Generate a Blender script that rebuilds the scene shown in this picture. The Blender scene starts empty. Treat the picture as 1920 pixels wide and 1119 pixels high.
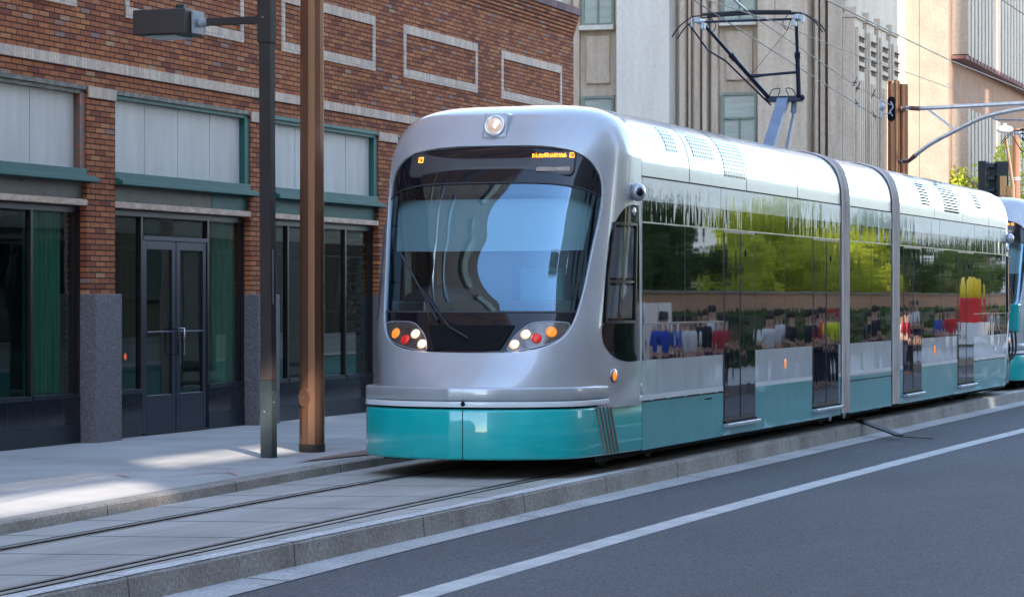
import bpy, bmesh, math, random
from mathutils import Vector, Matrix, noise
random.seed(7)
R = math.radians
sc = bpy.context.scene
col = sc.collection
# ---------------------------------------------------------------- camera, sky, sun
F = 5165.0; CAMH = 1.86
TH = math.atan(1829 / F)                 # heading of the street against the view axis
CT, ST = math.cos(TH), math.sin(TH)
TB = R(18.5)                             # heading of the building line
cam = bpy.data.cameras.new('camera'); cam.sensor_width = 36; cam.lens = F / 1920 * 36
cam.clip_start = .5; cam.clip_end = 3000
camo = bpy.data.objects.new('camera', cam); col.objects.link(camo)
camo.location = (0, 0, CAMH); camo.rotation_euler = (R(90), 0, 0); sc.camera = camo
SUN_DIR = Vector((.299, -.954, math.tan(R(27)))).normalized()
SUN_EL = R(27); SUN_ROT = math.atan2(.299, -.954)
world = bpy.data.worlds.new('World'); sc.world = world; world.use_nodes = True
wn = world.node_tree.nodes; wl = world.node_tree.links
sky = wn.new('ShaderNodeTexSky'); sky.sky_type = 'NISHITA'; sky.sun_disc = False
sky.sun_elevation = SUN_EL; sky.sun_rotation = SUN_ROT
sky.air_density = 1.0; sky.dust_density = .15; sky.ozone_density = 1.1
hs = wn.new('ShaderNodeHueSaturation'); hs.inputs['Saturation'].default_value = .9; wl.new(sky.outputs[0], hs.inputs['Color']); wl.new(hs.outputs[0], wn['Background'].inputs[0]); wn['Background'].inputs[1].default_value = .15
sun = bpy.data.lights.new('sun', 'SUN'); sun.energy = 2.0; sun.angle = R(.5); sun.color = (1, .92, .82)
suno = bpy.data.objects.new('sun', sun); col.objects.link(suno)
suno.rotation_euler = SUN_DIR.to_track_quat('Z', 'Y').to_euler(); suno.location = (0, -20, 60)
sc.view_settings.view_transform = 'Standard'; sc.view_settings.look = 'None'
sc.view_settings.exposure = 2.68; sc.view_settings.gamma = 1

# ---------------------------------------------------------------- materials
def mat(name, base=(.5, .5, .5), rough=.5, metal=0, spec=.5, coat=0, coatr=.03, ior=1.5, emit=None, es=0):
    m = bpy.data.materials.new(name); m.use_nodes = True
    b = m.node_tree.nodes['Principled BSDF']
    b.inputs['Base Color'].default_value = (*base, 1); b.inputs['Roughness'].default_value = rough
    b.inputs['Metallic'].default_value = metal; b.inputs['Specular IOR Level'].default_value = spec
    b.inputs['IOR'].default_value = ior
    b.inputs['Coat Weight'].default_value = coat; b.inputs['Coat Roughness'].default_value = coatr
    if emit: b.inputs['Emission Color'].default_value = (*emit, 1); b.inputs['Emission Strength'].default_value = es
    return m
def nd(m, t, **k):
    n = m.node_tree.nodes.new(t)
    for a, v in k.items(): setattr(n, a, v)
    return n
def lk(m, a, b): m.node_tree.links.new(a, b)
def bsdf(m): return m.node_tree.nodes['Principled BSDF']
def objco(m, scale=(1, 1, 1), swap=False):
    tc = nd(m, 'ShaderNodeTexCoord'); src = tc.outputs['Object']
    if swap:
        sp = nd(m, 'ShaderNodeSeparateXYZ'); cb = nd(m, 'ShaderNodeCombineXYZ'); lk(m, src, sp.inputs[0])
        lk(m, sp.outputs[swap[0]], cb.inputs[0]); lk(m, sp.outputs[swap[1]], cb.inputs[1]); src = cb.outputs[0]
    mp = nd(m, 'ShaderNodeMapping'); mp.inputs['Scale'].default_value = scale; lk(m, src, mp.inputs[0])
    return mp.outputs[0]
def noi(m, scale, detail=4, co=None, sc3=(1, 1, 1), rough=.55):
    n = nd(m, 'ShaderNodeTexNoise'); n.inputs['Scale'].default_value = scale; n.inputs['Detail'].default_value = detail
    n.inputs['Roughness'].default_value = rough
    lk(m, co if co else objco(m, sc3), n.inputs['Vector']); return n.outputs[0]
def ramp(m, src, stops):
    r = nd(m, 'ShaderNodeValToRGB'); e = r.color_ramp.elements
    while len(e) < len(stops): e.new(.5)
    for i, (p, c) in enumerate(stops):
        e[i].position = p; e[i].color = (*c, 1) if isinstance(c, tuple) else (c, c, c, 1)
    lk(m, src, r.inputs[0]); return r.outputs[0]
def mixc(m, f, a, b, mode='MIX'):
    x = nd(m, 'ShaderNodeMix', data_type='RGBA', blend_type=mode)
    for i, v in ((0, f), (6, a), (7, b)):
        if hasattr(v, 'is_linked'): lk(m, v, x.inputs[i])
        else: x.inputs[i].default_value = v if i == 0 else (*v, 1)
    return x.outputs[2]
def math_(m, op, a, b=0):
    x = nd(m, 'ShaderNodeMath', operation=op)
    for i, v in ((0, a), (1, b)):
        if hasattr(v, 'is_linked'): lk(m, v, x.inputs[i])
        else: x.inputs[i].default_value = v
    return x.outputs[0]
def bump(m, h, strength=.3, dist=.01, coat=False, prev=None):
    b = nd(m, 'ShaderNodeBump'); b.inputs['Strength'].default_value = strength; b.inputs['Distance'].default_value = dist
    lk(m, h, b.inputs['Height'])
    if prev: lk(m, prev, b.inputs['Normal'])
    lk(m, b.outputs[0], bsdf(m).inputs['Normal'])
    if coat: lk(m, b.outputs[0], bsdf(m).inputs['Coat Normal'])
    return b.outputs[0]
def varied(name, c1, c2, scale=2, rough=.85, bs=None, bst=.3, bd=.01, speck=None, sc3=(1, 1, 1), r2=None):
    m = mat(name, c1, rough); n = noi(m, scale, 6, sc3=sc3)
    c = ramp(m, n, [(.3, c1), (.7, c2)])
    if speck:
        s = noi(m, speck[0], 2); c = mixc(m, ramp(m, s, [(speck[1], 0.), (speck[1] + .08, 1.)]), c, speck[2])
    lk(m, c, bsdf(m).inputs['Base Color'])
    if bs: bump(m, noi(m, bs, 5), bst, bd)
    return m
M = {}
def brickmat(name, bw, bh, mort, stops, mc, sw=(0, 2), bst=.6, offs=.5):
    m = mat(name, rough=.9, spec=.25); co = objco(m, swap=sw)
    # jitter the courses slightly
    b = nd(m, 'ShaderNodeTexBrick', offset=offs, offset_frequency=2); lk(m, co, b.inputs['Vector'])
    b.inputs['Color1'].default_value = (0, 0, 0, 1); b.inputs['Color2'].default_value = (1, 1, 1, 1); b.inputs['Mortar'].default_value = (.5, .5, .5, 1)
    b.inputs['Scale'].default_value = 1; b.inputs['Mortar Size'].default_value = mort; b.inputs['Mortar Smooth'].default_value = .15
    b.inputs['Brick Width'].default_value = bw; b.inputs['Row Height'].default_value = bh; b.inputs['Bias'].default_value = 0
    c = ramp(m, b.outputs['Color'], stops)
    n = noi(m, 30, 5); c = mixc(m, .55, c, ramp(m, n, [(.25, .25), (.75, .8)]), 'OVERLAY')
    n2 = noi(m, .5, 4); c = mixc(m, .25, c, ramp(m, n2, [(.3, .3), (.7, .7)]), 'OVERLAY')
    c = mixc(m, b.outputs['Fac'], c, mc); lk(m, c, bsdf(m).inputs['Base Color'])
    h = math_(m, 'SUBTRACT', math_(m, 'MULTIPLY', noi(m, 45, 4), .25), b.outputs['Fac'])
    bump(m, h, bst, .012); return m
rb = [(0, (.19, .062, .04)), (.13, (.27, .085, .043)), (.3, (.34, .112, .048)), (.5, (.40, .138, .056)), (.7, (.45, .165, .066)), (.84, (.31, .095, .05)), (.93, (.48, .205, .083)), (.98, (.25, .16, .15)), (1, (.50, .28, .14))]
M['brick'] = brickmat('red_brick', .262, .068, .0085, rb, (.045, .018, .013))  # near-black mortar colour carries the shadow lines of the raked joints
M['white_brick'] = brickmat('white_brick', .07, .3, .003, [(0, (.50, .42, .36)), (.5, (.64, .49, .38)), (1, (.72, .57, .45))], (.36, .28, .24), bst=.35, offs=0)
M['white_stretch'] = brickmat('white_stretcher', .3, .068, .003, [(0, (.50, .42, .36)), (1, (.70, .58, .47))], (.22, .16, .13), bst=.35, offs=0)
M['purple_brick'] = brickmat('purple_brick', .072, .4, .004, [(0, (.14, .09, .10)), (.5, (.21, .14, .14)), (1, (.28, .19, .18))], (.09, .06, .06), offs=0)
M['granite'] = varied('speckled_granite', (.085, .075, .085), (.135, .12, .135), 40, .7, speck=(105, .56, (.34, .31, .31)))
M['granite2'] = M['granite']
M['sidewalk'] = varied('sidewalk_concrete', (.30, .285, .27), (.43, .41, .39), .7, .85, 60, .25, .004, speck=(22, .69, (.17, .155, .15)))
def concrete_joint():
    m = mat('track_concrete', rough=.85); tc = nd(m, 'ShaderNodeTexCoord'); sp = nd(m, 'ShaderNodeSeparateXYZ'); lk(m, tc.outputs['Object'], sp.inputs[0])
    n = noi(m, .8, 7, sc3=(1, .35, 1)); c = ramp(m, n, [(.3, (.27, .25, .225)), (.7, (.43, .405, .37))])
    q = math_(m, 'SUBTRACT', sp.outputs[1], math_(m, 'MULTIPLY', sp.outputs[0], .24)); fr = math_(m, 'FRACT', math_(m, 'DIVIDE', q, 1.55))
    g = math_(m, 'LESS_THAN', math_(m, 'ADD', fr, math_(m, 'MULTIPLY', noi(m, 9, 3), .004)), .034)
    c = mixc(m, math_(m, 'MULTIPLY', g, .9), c, (.05, .065, .06))
    s = noi(m, 7, 3); c = mixc(m, ramp(m, s, [(.72, 0.), (.76, .7)]), c, (.13, .11, .10))
    st = noi(m, 1.5, 6, sc3=(6, .25, 1)); c = mixc(m, .3, c, ramp(m, st, [(.3, .3), (.7, .7)]), 'OVERLAY')
    lk(m, c, bsdf(m).inputs['Base Color']); bump(m, noi(m, 70, 4), .25, .003); return m
M['track'] = concrete_joint()
def kerbmat(name, a, b, ln):
    m = mat(name, rough=.9); tc = nd(m, 'ShaderNodeTexCoord'); sp = nd(m, 'ShaderNodeSeparateXYZ'); lk(m, tc.outputs['Object'], sp.inputs[0])
    c = ramp(m, noi(m, 1.3, 7), [(.3, a), (.7, b)])
    c = mixc(m, .75, c, ramp(m, noi(m, 34, 6, rough=.75), [(.3, .15), (.7, .85)]), 'OVERLAY')
    fr = math_(m, 'FRACT', math_(m, 'DIVIDE', math_(m, 'ADD', sp.outputs[1], math_(m, 'MULTIPLY', noi(m, 6, 3), .05)), ln))
    c = mixc(m, math_(m, 'MULTIPLY', math_(m, 'LESS_THAN', fr, .009), .8), c, (.05, .045, .04))
    s = noi(m, 2.3, 8, rough=.7); c = mixc(m, ramp(m, s, [(.6, 0.), (.7, .55)]), c, (.14, .12, .11))
    lk(m, c, bsdf(m).inputs['Base Color']); bump(m, noi(m, 38, 6), .7, .012); return m
M['kerb'] = kerbmat('kerb_concrete', (.20, .175, .155), (.36, .33, .30), 2.75)
M['kerb2'] = kerbmat('kerb_concrete_left', (.24, .21, .18), (.36, .33, .29), 3.02)
M['gutter'] = kerbmat('gutter_concrete', (.32, .315, .31), (.44, .43, .42), 6.1)
def asphalt():
    m = mat('asphalt', rough=.88); c = ramp(m, noi(m, .6, 5, sc3=(1, .3, 1)), [(.3, (.058, .058, .064)), (.7, (.082, .081, .088))])
    v = nd(m, 'ShaderNodeTexVoronoi'); v.inputs['Scale'].default_value = 90; lk(m, objco(m), v.inputs['Vector'])
    c = mixc(m, .75, c, ramp(m, v.outputs['Color'], [(.1, .08), (.9, .96)]), 'OVERLAY'); c = mixc(m, .7, c, ramp(m, noi(m, 22, 5, rough=.8), [(.35, .3), (.65, .72)]), 'OVERLAY')
    c = mixc(m, ramp(m, noi(m, 2.2, 8, sc3=(1, .25, 1), rough=.7), [(.62, 0.), (.68, .35)]), c, (.035, .035, .038))
    lk(m, c, bsdf(m).inputs['Base Color']); bump(m, v.outputs['Distance'], .5, .006); return m
M['asphalt'] = asphalt()
M['paint'] = varied('lane_paint', (.34, .34, .33), (.52, .52, .50), 3, .7, 80, .3, .003, speck=(34, .66, (.22, .22, .22)))
M['steel_rail'] = varied('rail_steel', (.34, .31, .27), (.50, .46, .41), 6, .35); bsdf(M['steel_rail']).inputs['Metallic'].default_value = .6
M['groove'] = mat('dark_groove', (.02, .018, .016), .9, spec=.0)
M['rust'] = varied('rusty_concrete_edge', (.16, .12, .10), (.26, .22, .19), 5, .9)
def streaky(name, c1, c2, rough=.8, sc=2.0):
    m = mat(name, c1, rough, spec=.3); n = noi(m, sc, 8, sc3=(1.6, 1.6, .22), rough=.65)
    c = ramp(m, n, [(.28, c1), (.72, c2)]); c = mixc(m, .35, c, ramp(m, noi(m, 9, 6), [(.3, .35), (.7, .65)]), 'OVERLAY')
    lk(m, c, bsdf(m).inputs['Base Color']); bump(m, noi(m, 35, 5), .3, .006); return m
M['beige'] = streaky('beige_stone', (.43, .335, .25), (.62, .52, .41))
M['pier_white'] = streaky('pale_render', (.60, .545, .475), (.74, .69, .615), sc=1.2)
M['brown_stucco'] = varied('brown_stucco', (.24, .135, .085), (.31, .18, .115), 1.5, .95, 30, .6, .02)
M['tan_stucco'] = varied('tan_stucco', (.25, .215, .165), (.32, .275, .215), 1.5, .95, 12, .8, .03)
M['fin'] = streaky('fin_stone', (.34, .275, .215), (.43, .355, .285))
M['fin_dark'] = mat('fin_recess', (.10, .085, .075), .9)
M['red_ledge'] = varied('dark_red_ledge', (.12, .05, .05), (.2, .09, .08), 6, .8)
M['sage'] = varied('sage_frame', (.18, .24, .21), (.25, .31, .27), 6, .6)
def worn(name, c, under, th=.62):
    m = mat(name, c, .55, spec=.4); f = ramp(m, noi(m, 5, 8, sc3=(1, 1, 2.2), rough=.7), [(th, 0.), (th + .03, 1.)])
    cc = mixc(m, .35, c, ramp(m, noi(m, 3, 5), [(.3, .3), (.7, .7)]), 'OVERLAY')
    lk(m, mixc(m, f, cc, under), bsdf(m).inputs['Base Color']); bump(m, noi(m, 20, 5), .3, .005); return m
M['green_paint'] = worn('green_painted_wood', (.018, .105, .095), (.10, .12, .11), .66)
M['red_paint'] = worn('peeling_red_wood', (.14, .09, .07), (.30, .08, .055), .52)
M['old_wood'] = worn('weathered_dark_wood', (.07, .06, .05), (.16, .13, .11), .5)
M['fascia'] = worn('weathered_fascia', (.13, .11, .09), (.05, .05, .045), .6)
M['tan_wood'] = worn('bare_tan_strip', (.50, .33, .24), (.62, .46, .36), .5)
def blindmat():
    m = mat('pale_corrugated_panel', (.6, .58, .56), .6); co = objco(m)
    w = nd(m, 'ShaderNodeTexWave', wave_type='BANDS', bands_direction='Z'); w.inputs['Scale'].default_value = 17; w.inputs['Distortion'].default_value = 3.5
    w.inputs['Detail'].default_value = 2; w.inputs['Detail Scale'].default_value = 2.5; lk(m, co, w.inputs[0])
    c = ramp(m, w.outputs[0], [(0, (.50, .47, .435)), (1, (.64, .605, .565))]); c = mixc(m, .4, c, ramp(m, noi(m, 2, 6, sc3=(2, 1, .3)), [(.3, .35), (.7, .65)]), 'OVERLAY')
    lk(m, c, bsdf(m).inputs['Base Color']); bump(m, w.outputs[0], .25, .006); return m
M['blind'] = blindmat()
M['dark_frame'] = mat('dark_aluminium_frame', (.035, .032, .036), .35, .6)
M['sill_frame'] = mat('blue_grey_frame', (.05, .055, .075), .3, .7)
def tilemat():
    m = mat('black_tile', rough=.12, spec=.6); co = objco(m, swap=(0, 2))
    b = nd(m, 'ShaderNodeTexBrick', offset=0); lk(m, co, b.inputs[0]); b.inputs['Scale'].default_value = 1; b.inputs['Brick Width'].default_value = .34; b.inputs['Row Height'].default_value = .34
    b.inputs['Mortar Size'].default_value = .004; b.inputs['Color1'].default_value = (.008, .009, .014, 1); b.inputs['Color2'].default_value = (.014, .016, .026, 1); b.inputs['Mortar'].default_value = (.05, .055, .07, 1)
    lk(m, b.outputs[0], bsdf(m).inputs['Base Color']); bump(m, noi(m, 3, 2), .15, .01); return m
M['tile'] = tilemat(); M['black_base'] = mat('black_plinth', (.012, .016, .026), .3)
M['door_frame'] = mat('navy_door_frame', (.030, .034, .062), .32, .5)
M['chrome'] = mat('chrome', (.36, .36, .38), .25, 1)
def glass(name, tint, ior=1.5, wav=None, gl=(1, 1, 1)):
    m = bpy.data.materials.new(name); m.use_nodes = True; nt = m.node_tree; nt.nodes.remove(bsdf(m)); out = nt.nodes['Material Output']
    t = nd(m, 'ShaderNodeBsdfTransparent'); t.inputs[0].default_value = (*tint, 1); g = nd(m, 'ShaderNodeBsdfGlossy'); g.inputs[1].default_value = .0; g.inputs[0].default_value = (*gl, 1)
    fr = nd(m, 'ShaderNodeFresnel'); gm = nd(m, 'ShaderNodeNewGeometry'); lk(m, math_(m, 'ADD', ior, math_(m, 'MULTIPLY', gm.outputs['Backfacing'], 1 / ior - ior)), fr.inputs[0]); mx = nd(m, 'ShaderNodeMixShader')
    lk(m, fr.outputs[0], mx.inputs[0]); lk(m, t.outputs[0], mx.inputs[1]); lk(m, g.outputs[0], mx.inputs[2]); lk(m, mx.outputs[0], out.inputs[0])
    if wav:
        b = nd(m, 'ShaderNodeBump'); b.inputs[0].default_value = wav[1]; b.inputs[1].default_value = .02; lk(m, noi(m, wav[0], 1), b.inputs['Height'])
        lk(m, b.outputs[0], g.inputs['Normal'])
    return m
M['shop_glass'] = glass('shop_glass', (.70, .84, .80), 1.5, (.9, .12))
M['windshield'] = glass('windshield_glass', (.62, .74, .76), 2.2, (.8, .03), (.48, .74, .98))
M['curtain'] = varied('green_curtain', (.13, .26, .19), (.24, .40, .31), 2, .9, sc3=(6, 1, .3))
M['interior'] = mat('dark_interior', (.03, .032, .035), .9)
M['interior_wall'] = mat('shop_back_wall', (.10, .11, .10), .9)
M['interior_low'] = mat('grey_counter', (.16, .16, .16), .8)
M['sticker'] = mat('orange_sticker', (.8, .12, .03), .5, emit=(1, .15, .03), es=.06)  # faint emission brightens the orange; the sticker is no lamp
# tram
def paint(name, c, metal, rough, wav=.0, coat=1, scl=(3.2, 1.1, .6)):
    m = mat(name, c, rough, metal, coat=coat, coatr=.04)
    c2 = mixc(m, .22, c, ramp(m, noi(m, 2.5, 8, sc3=(1, 1, .4), rough=.7), [(.3, .3), (.7, .7)]), 'OVERLAY'); lk(m, c2, bsdf(m).inputs['Base Color'])
    if wav:
        b = nd(m, 'ShaderNodeBump'); b.inputs[0].default_value = wav; b.inputs[1].default_value = .02
        lk(m, noi(m, 1, 2, sc3=scl), b.inputs['Height']); lk(m, b.outputs[0], bsdf(m).inputs['Coat Normal'])
    return m
M['silver'] = paint('silver_paint', (.43, .445, .47), .38, .40, .12)
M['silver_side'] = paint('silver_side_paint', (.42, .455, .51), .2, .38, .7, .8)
M['roof'] = paint('pale_roof_paint', (.25, .268, .285), .1, .3, .3, .6, scl=(1, .9, 1))
M['teal'] = paint('teal_paint', (.0, .43, .42), .0, .34, .2)
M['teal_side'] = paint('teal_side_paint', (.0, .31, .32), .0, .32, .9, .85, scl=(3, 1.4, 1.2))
M['stripe'] = mat('white_stripe', (.72, .75, .78), .35, coat=.6)
def sideglass(name, base, ior, wav, scl, tint=(1, 1, 1)):
    m = mat(name, base, .02, 0, ior=ior); b = nd(m, 'ShaderNodeBump'); b.inputs[0].default_value = wav; b.inputs[1].default_value = .02
    lk(m, noi(m, 1, 2, sc3=scl), b.inputs['Height']); lk(m, b.outputs[0], bsdf(m).inputs['Normal']); return m
M['side_glass'] = sideglass('side_glass', (.006, .008, .01), 3.0, .10, (2, 1.1, .5))
M['band_glass'] = sideglass('band_glass', (.012, .012, .008), 3.0, .28, (2, 2.6, .8))
M['cant_glass'] = sideglass('cant_panel', (.50, .54, .50), 2.3, .22, (2, 2.6, .8))
M['door_glass'] = sideglass('door_glass', (.008, .010, .018), 2.8, .14, (2, 1.4, .6))
M['black_gloss'] = mat('black_gloss', (.004, .006, .012), .05, ior=1.45)
M['black'] = mat('black_matt', (.004, .004, .005), .7, spec=.15)
M['rubber'] = mat('dark_rubber', (.03, .03, .032), .6)
M['bellow'] = varied('grey_bellows', (.52, .46, .43), (.74, .67, .62), 4, .6, sc3=(1, 1, .6))
M['strip_brown'] = mat('brown_grey_rubber', (.27, .205, .18), .6)
M['lampglass'] = mat('lamp_glass', (.7, .72, .75), .05, .6)
M['amber'] = mat('amber_lens', (.9, .22, .02), .15, emit=(1, .28, .03), es=.12)
M['redlens'] = mat('red_lens', (.6, .02, .015), .15, emit=(1, .03, .02), es=.04)
M['lit'] = mat('lit_headlamp', (1, .9, .75), .2, emit=(1, .74, .42), es=1.6)
M['toplamp'] = mat('top_lamp_glass', (.75, .6, .5), .08, .5, emit=(1, .7, .5), es=.06)
M['led'] = mat('orange_led', (.9, .3, .02), .4, emit=(1, .30, .02), es=.8)
M['shade'] = mat('roller_shade', (.30, .40, .42), .8)
M['dash'] = mat('dashboard', (.02, .022, .026), .6)
M['seat'] = mat('cyan_seat', (.05, .35, .45), .7)
M['signback'] = varied('sign_mesh', (.035, .035, .038), (.06, .06, .062), 90, .35)
M['panto'] = mat('panto_navy_steel', (.02, .026, .05), .4, .5)
M['panto_arm'] = varied('panto_blue_grey', (.16, .21, .30), (.22, .28, .38), 4, .4)
M['carbon'] = mat('carbon_strip', (.015, .015, .018), .5)
M['bronze'] = paint('bronze_pole', (.34, .17, .10), .75, .27, .0, .3)
M['bronze_dark'] = mat('dark_base', (.03, .022, .02), .7)
M['post'] = varied('dark_brown_post', (.035, .026, .024), (.05, .038, .034), 4, .7); bsdf(M['post']).inputs['Specular IOR Level'].default_value = .25
M['post_low'] = varied('scuffed_post', (.014, .022, .026), (.025, .034, .038), 5, .6, speck=(30, .68, (.35, .35, .35)))
M['fixture'] = mat('fixture_brown', (.05, .037, .035), .45, .2); M['fixture_grey'] = mat('fixture_grey', (.28, .29, .31), .5)
M['lens'] = mat('pale_lens', (.35, .42, .42), .2)
M['galv'] = varied('galvanised_steel', (.32, .36, .42), (.46, .50, .56), 6, .45); bsdf(M['galv']).inputs['Metallic'].default_value = .6
M['wire'] = mat('copper_wire', (.05, .035, .035), .5, .5)
M['insul'] = mat('brown_insulator', (.12, .05, .04), .4)
M['white'] = mat('white_globe', (.85, .85, .85), .4)
M['signal'] = mat('signal_black', (.012, .018, .02), .5)
M['orange_box'] = mat('ochre_box', (.55, .28, .10), .6)
M['trunk'] = varied('bark', (.10, .07, .05), (.17, .12, .09), 6, .9)
def leafmat(name, a, b):
    m = mat(name, a, .6, spec=.3); oi = nd(m, 'ShaderNodeObjectInfo'); lk(m, ramp(m, noi(m, .9, 4), [(.35, a), (.65, b)]), bsdf(m).inputs['Base Color'])
    bsdf(m).inputs['Subsurface Weight'].default_value = 0
    tr = nd(m, 'ShaderNodeBsdfTranslucent'); tr.inputs[0].default_value = (b[0] * 1.6, b[1] * 1.6, b[2], 1); mx = nd(m, 'ShaderNodeMixShader'); mx.inputs[0].default_value = .35
    out = m.node_tree.nodes['Material Output']; lk(m, bsdf(m).outputs[0], mx.inputs[1]); lk(m, tr.outputs[0], mx.inputs[2]); lk(m, mx.outputs[0], out.inputs[0]); return m
M['leaf_dark'] = leafmat('dark_leaves', (.03, .06, .015), (.06, .10, .025)); M['leaf_lime'] = leafmat('lime_leaves', (.24, .28, .02), (.42, .44, .05))

# ---------------------------------------------------------------- mesh building
class MB:
    def __init__(s): s.v = []; s.f = []; s.sm = []
    def add(s, vs, fs, smooth=False):
        o = len(s.v); s.v += [tuple(v) for v in vs]; s.f += [tuple(i + o for i in f) for f in fs]; s.sm += [smooth] * len(fs); return s
    def box(s, x0, x1, y0, y1, z0, z1, mx=None):
        vs = [(x, y, z) for z in (z0, z1) for y in (y0, y1) for x in (x0, x1)]
        if mx: vs = [mx @ Vector(v) for v in vs]
        return s.add(vs, [(0, 2, 3, 1), (4, 5, 7, 6), (0, 1, 5, 4), (2, 6, 7, 3), (0, 4, 6, 2), (1, 3, 7, 5)])
    def tube(s, path, r, n=10, smooth=True, cap=True, rot=0):
        path = [Vector(p) for p in path]; rr = r if hasattr(r, '__len__') else [r] * len(path); rings = []; up = None
        for i, p in enumerate(path):
            t = (path[min(i + 1, len(path) - 1)] - path[max(i - 1, 0)]).normalized()
            if up is None: up = Vector((0, 0, 1)) if abs(t.z) < .9 else Vector((0, 1, 0))
            a = t.cross(up).normalized(); b = a.cross(t); up = b
            rings.append([p + rr[i] * (math.cos(rot + 2 * math.pi * k / n) * a + math.sin(rot + 2 * math.pi * k / n) * b) for k in range(n)])
        vs = [v for g in rings for v in g]
        fs = [(i * n + k, i * n + (k + 1) % n, (i + 1) * n + (k + 1) % n, (i + 1) * n + k) for i in range(len(path) - 1) for k in range(n)]
        s.add(vs, fs, smooth)
        if cap: s.add(rings[0], [tuple(range(n))[::-1]]); s.add(rings[-1], [tuple(range(n))])
        return s
    def grid(s, rows, smooth=True, closed=False):
        m = len(rows[0]); vs = [v for r in rows for v in r]
        fs = [(i * m + k, i * m + (k + 1) % m, (i + 1) * m + (k + 1) % m, (i + 1) * m + k) for i in range(len(rows) - 1) for k in range(m if closed else m - 1)]
        return s.add(vs, fs, smooth)
    def prism(s, poly, y0, y1):          # polygon in (x,z) pushed along y
        n = len(poly); vs = [(x, y0, z) for x, z in poly] + [(x, y1, z) for x, z in poly]
        return s.add(vs, [tuple(range(n))[::-1], tuple(range(n, 2 * n))] + [(i, (i + 1) % n, n + (i + 1) % n, n + i) for i in range(n)])
    def prismz(s, poly, z0, z1):         # polygon in (x,y) pushed along z
        n = len(poly); vs = [(x, y, z0) for x, y in poly] + [(x, y, z1) for x, y in poly]
        return s.add(vs, [tuple(range(n))[::-1], tuple(range(n, 2 * n))] + [(i, (i + 1) % n, n + (i + 1) % n, n + i) for i in range(n)])
    def ball(s, c, r, n=16, m=10, sc=(1, 1, 1)):
        rows = [[(c[0] + sc[0] * r * math.sin(math.pi * i / m) * math.cos(2 * math.pi * k / n), c[1] + sc[1] * r * math.sin(math.pi * i / m) * math.sin(2 * math.pi * k / n), c[2] + sc[2] * r * math.cos(math.pi * i / m)) for k in range(n)] for i in range(m + 1)]
        return s.grid(rows, True, True)
    def build(s, name, m, parent=None, bevel=0, mats=None):
        me = bpy.data.meshes.new(name); me.from_pydata(s.v, [], s.f); me.polygons.foreach_set('use_smooth', s.sm)
        bm = bmesh.new(); bm.from_mesh(me); bmesh.ops.recalc_face_normals(bm, faces=bm.faces); bm.to_mesh(me); bm.free()
        me.materials.append(m if not isinstance(m, str) else M[m]); o = bpy.data.objects.new(name, me); col.objects.link(o)
        if parent: o.parent = parent
        if bevel:
            b = o.modifiers.new('bevel', 'BEVEL'); b.width = bevel; b.segments = 2; b.limit_method = 'ANGLE'; b.angle_limit = R(40); b.harden_normals = False
        return o
def tag(o, label, cat=None, group=None):
    o['label'] = label
    if cat: o['category'] = cat
    if group: o['group'] = group
    return o
def W(u, s, z=0): return Vector((u * CT + s * ST, -u * ST + s * CT, z))   # street axes -> world
def px(x, y, Z): return Vector(((x - 960) * Z / F, Z, CAMH + (559.5 - y) * Z / F))
def thing(name, label, cat, loc=(0, 0, 0), rz=0, group=None):
    o = bpy.data.objects.new(name, None); col.objects.link(o); o.empty_display_size = .3; o.location = loc; o.rotation_euler = (0, 0, rz)
    return tag(o, label, cat, group)
def struct(name, mb, m, parent=None, rz=-TH, bevel=0):
    o = mb.build(name, m, parent, bevel)
    if not parent: o['kind'] = 'structure'; o.rotation_euler = (0, 0, rz)
    return o
def copy_tree(o, parent=None):
    c = o.copy(); col.objects.link(c)
    if parent: c.parent = parent
    for ch in list(o.children): copy_tree(ch, c)
    return c
def lerp(T, x):
    if x <= T[0][0]: return T[0][1]
    for (a, b), (c, d) in zip(T, T[1:]):
        if x <= c: return b + (d - b) * (x - a) / (c - a)
    return T[-1][1]
def hermite(T, x):
    if x <= T[0][0]: return T[0][1]
    if x >= T[-1][0]: return T[-1][1]
    n = len(T); d = [(T[i + 1][1] - T[i][1]) / (T[i + 1][0] - T[i][0]) for i in range(n - 1)]
    m = [d[0]] + [0 if d[i] * d[i + 1] <= 0 else 2 * d[i] * d[i + 1] / (d[i] + d[i + 1]) for i in range(n - 2)] + [d[-1]]
    for i in range(n - 1):
        if x <= T[i + 1][0]:
            h = T[i + 1][0] - T[i][0]; t = (x - T[i][0]) / h
            return (1 + 2 * t) * (1 - t) ** 2 * T[i][1] + t * (1 - t) ** 2 * h * m[i] + t * t * (3 - 2 * t) * T[i + 1][1] + t * t * (t - 1) * h * m[i + 1]
def catmull(P, n=8, closed=False):
    out = []; N = len(P); rng = range(N if closed else N - 1)
    g = (lambda i: P[i % N]) if closed else (lambda i: P[max(0, min(N - 1, i))])
    for i in rng:
        a, b, c, d = g(i - 1), g(i), g(i + 1), g(i + 2)
        for k in range(n):
            t = k / n
            out.append(tuple(.5 * ((2 * b[j]) + (-a[j] + c[j]) * t + (2 * a[j] - 5 * b[j] + 4 * c[j] - d[j]) * t * t + (-a[j] + 3 * b[j] - 3 * c[j] + d[j]) * t ** 3) for j in range(len(b))))
    if not closed: out.append(tuple(P[-1]))
    return out
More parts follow.
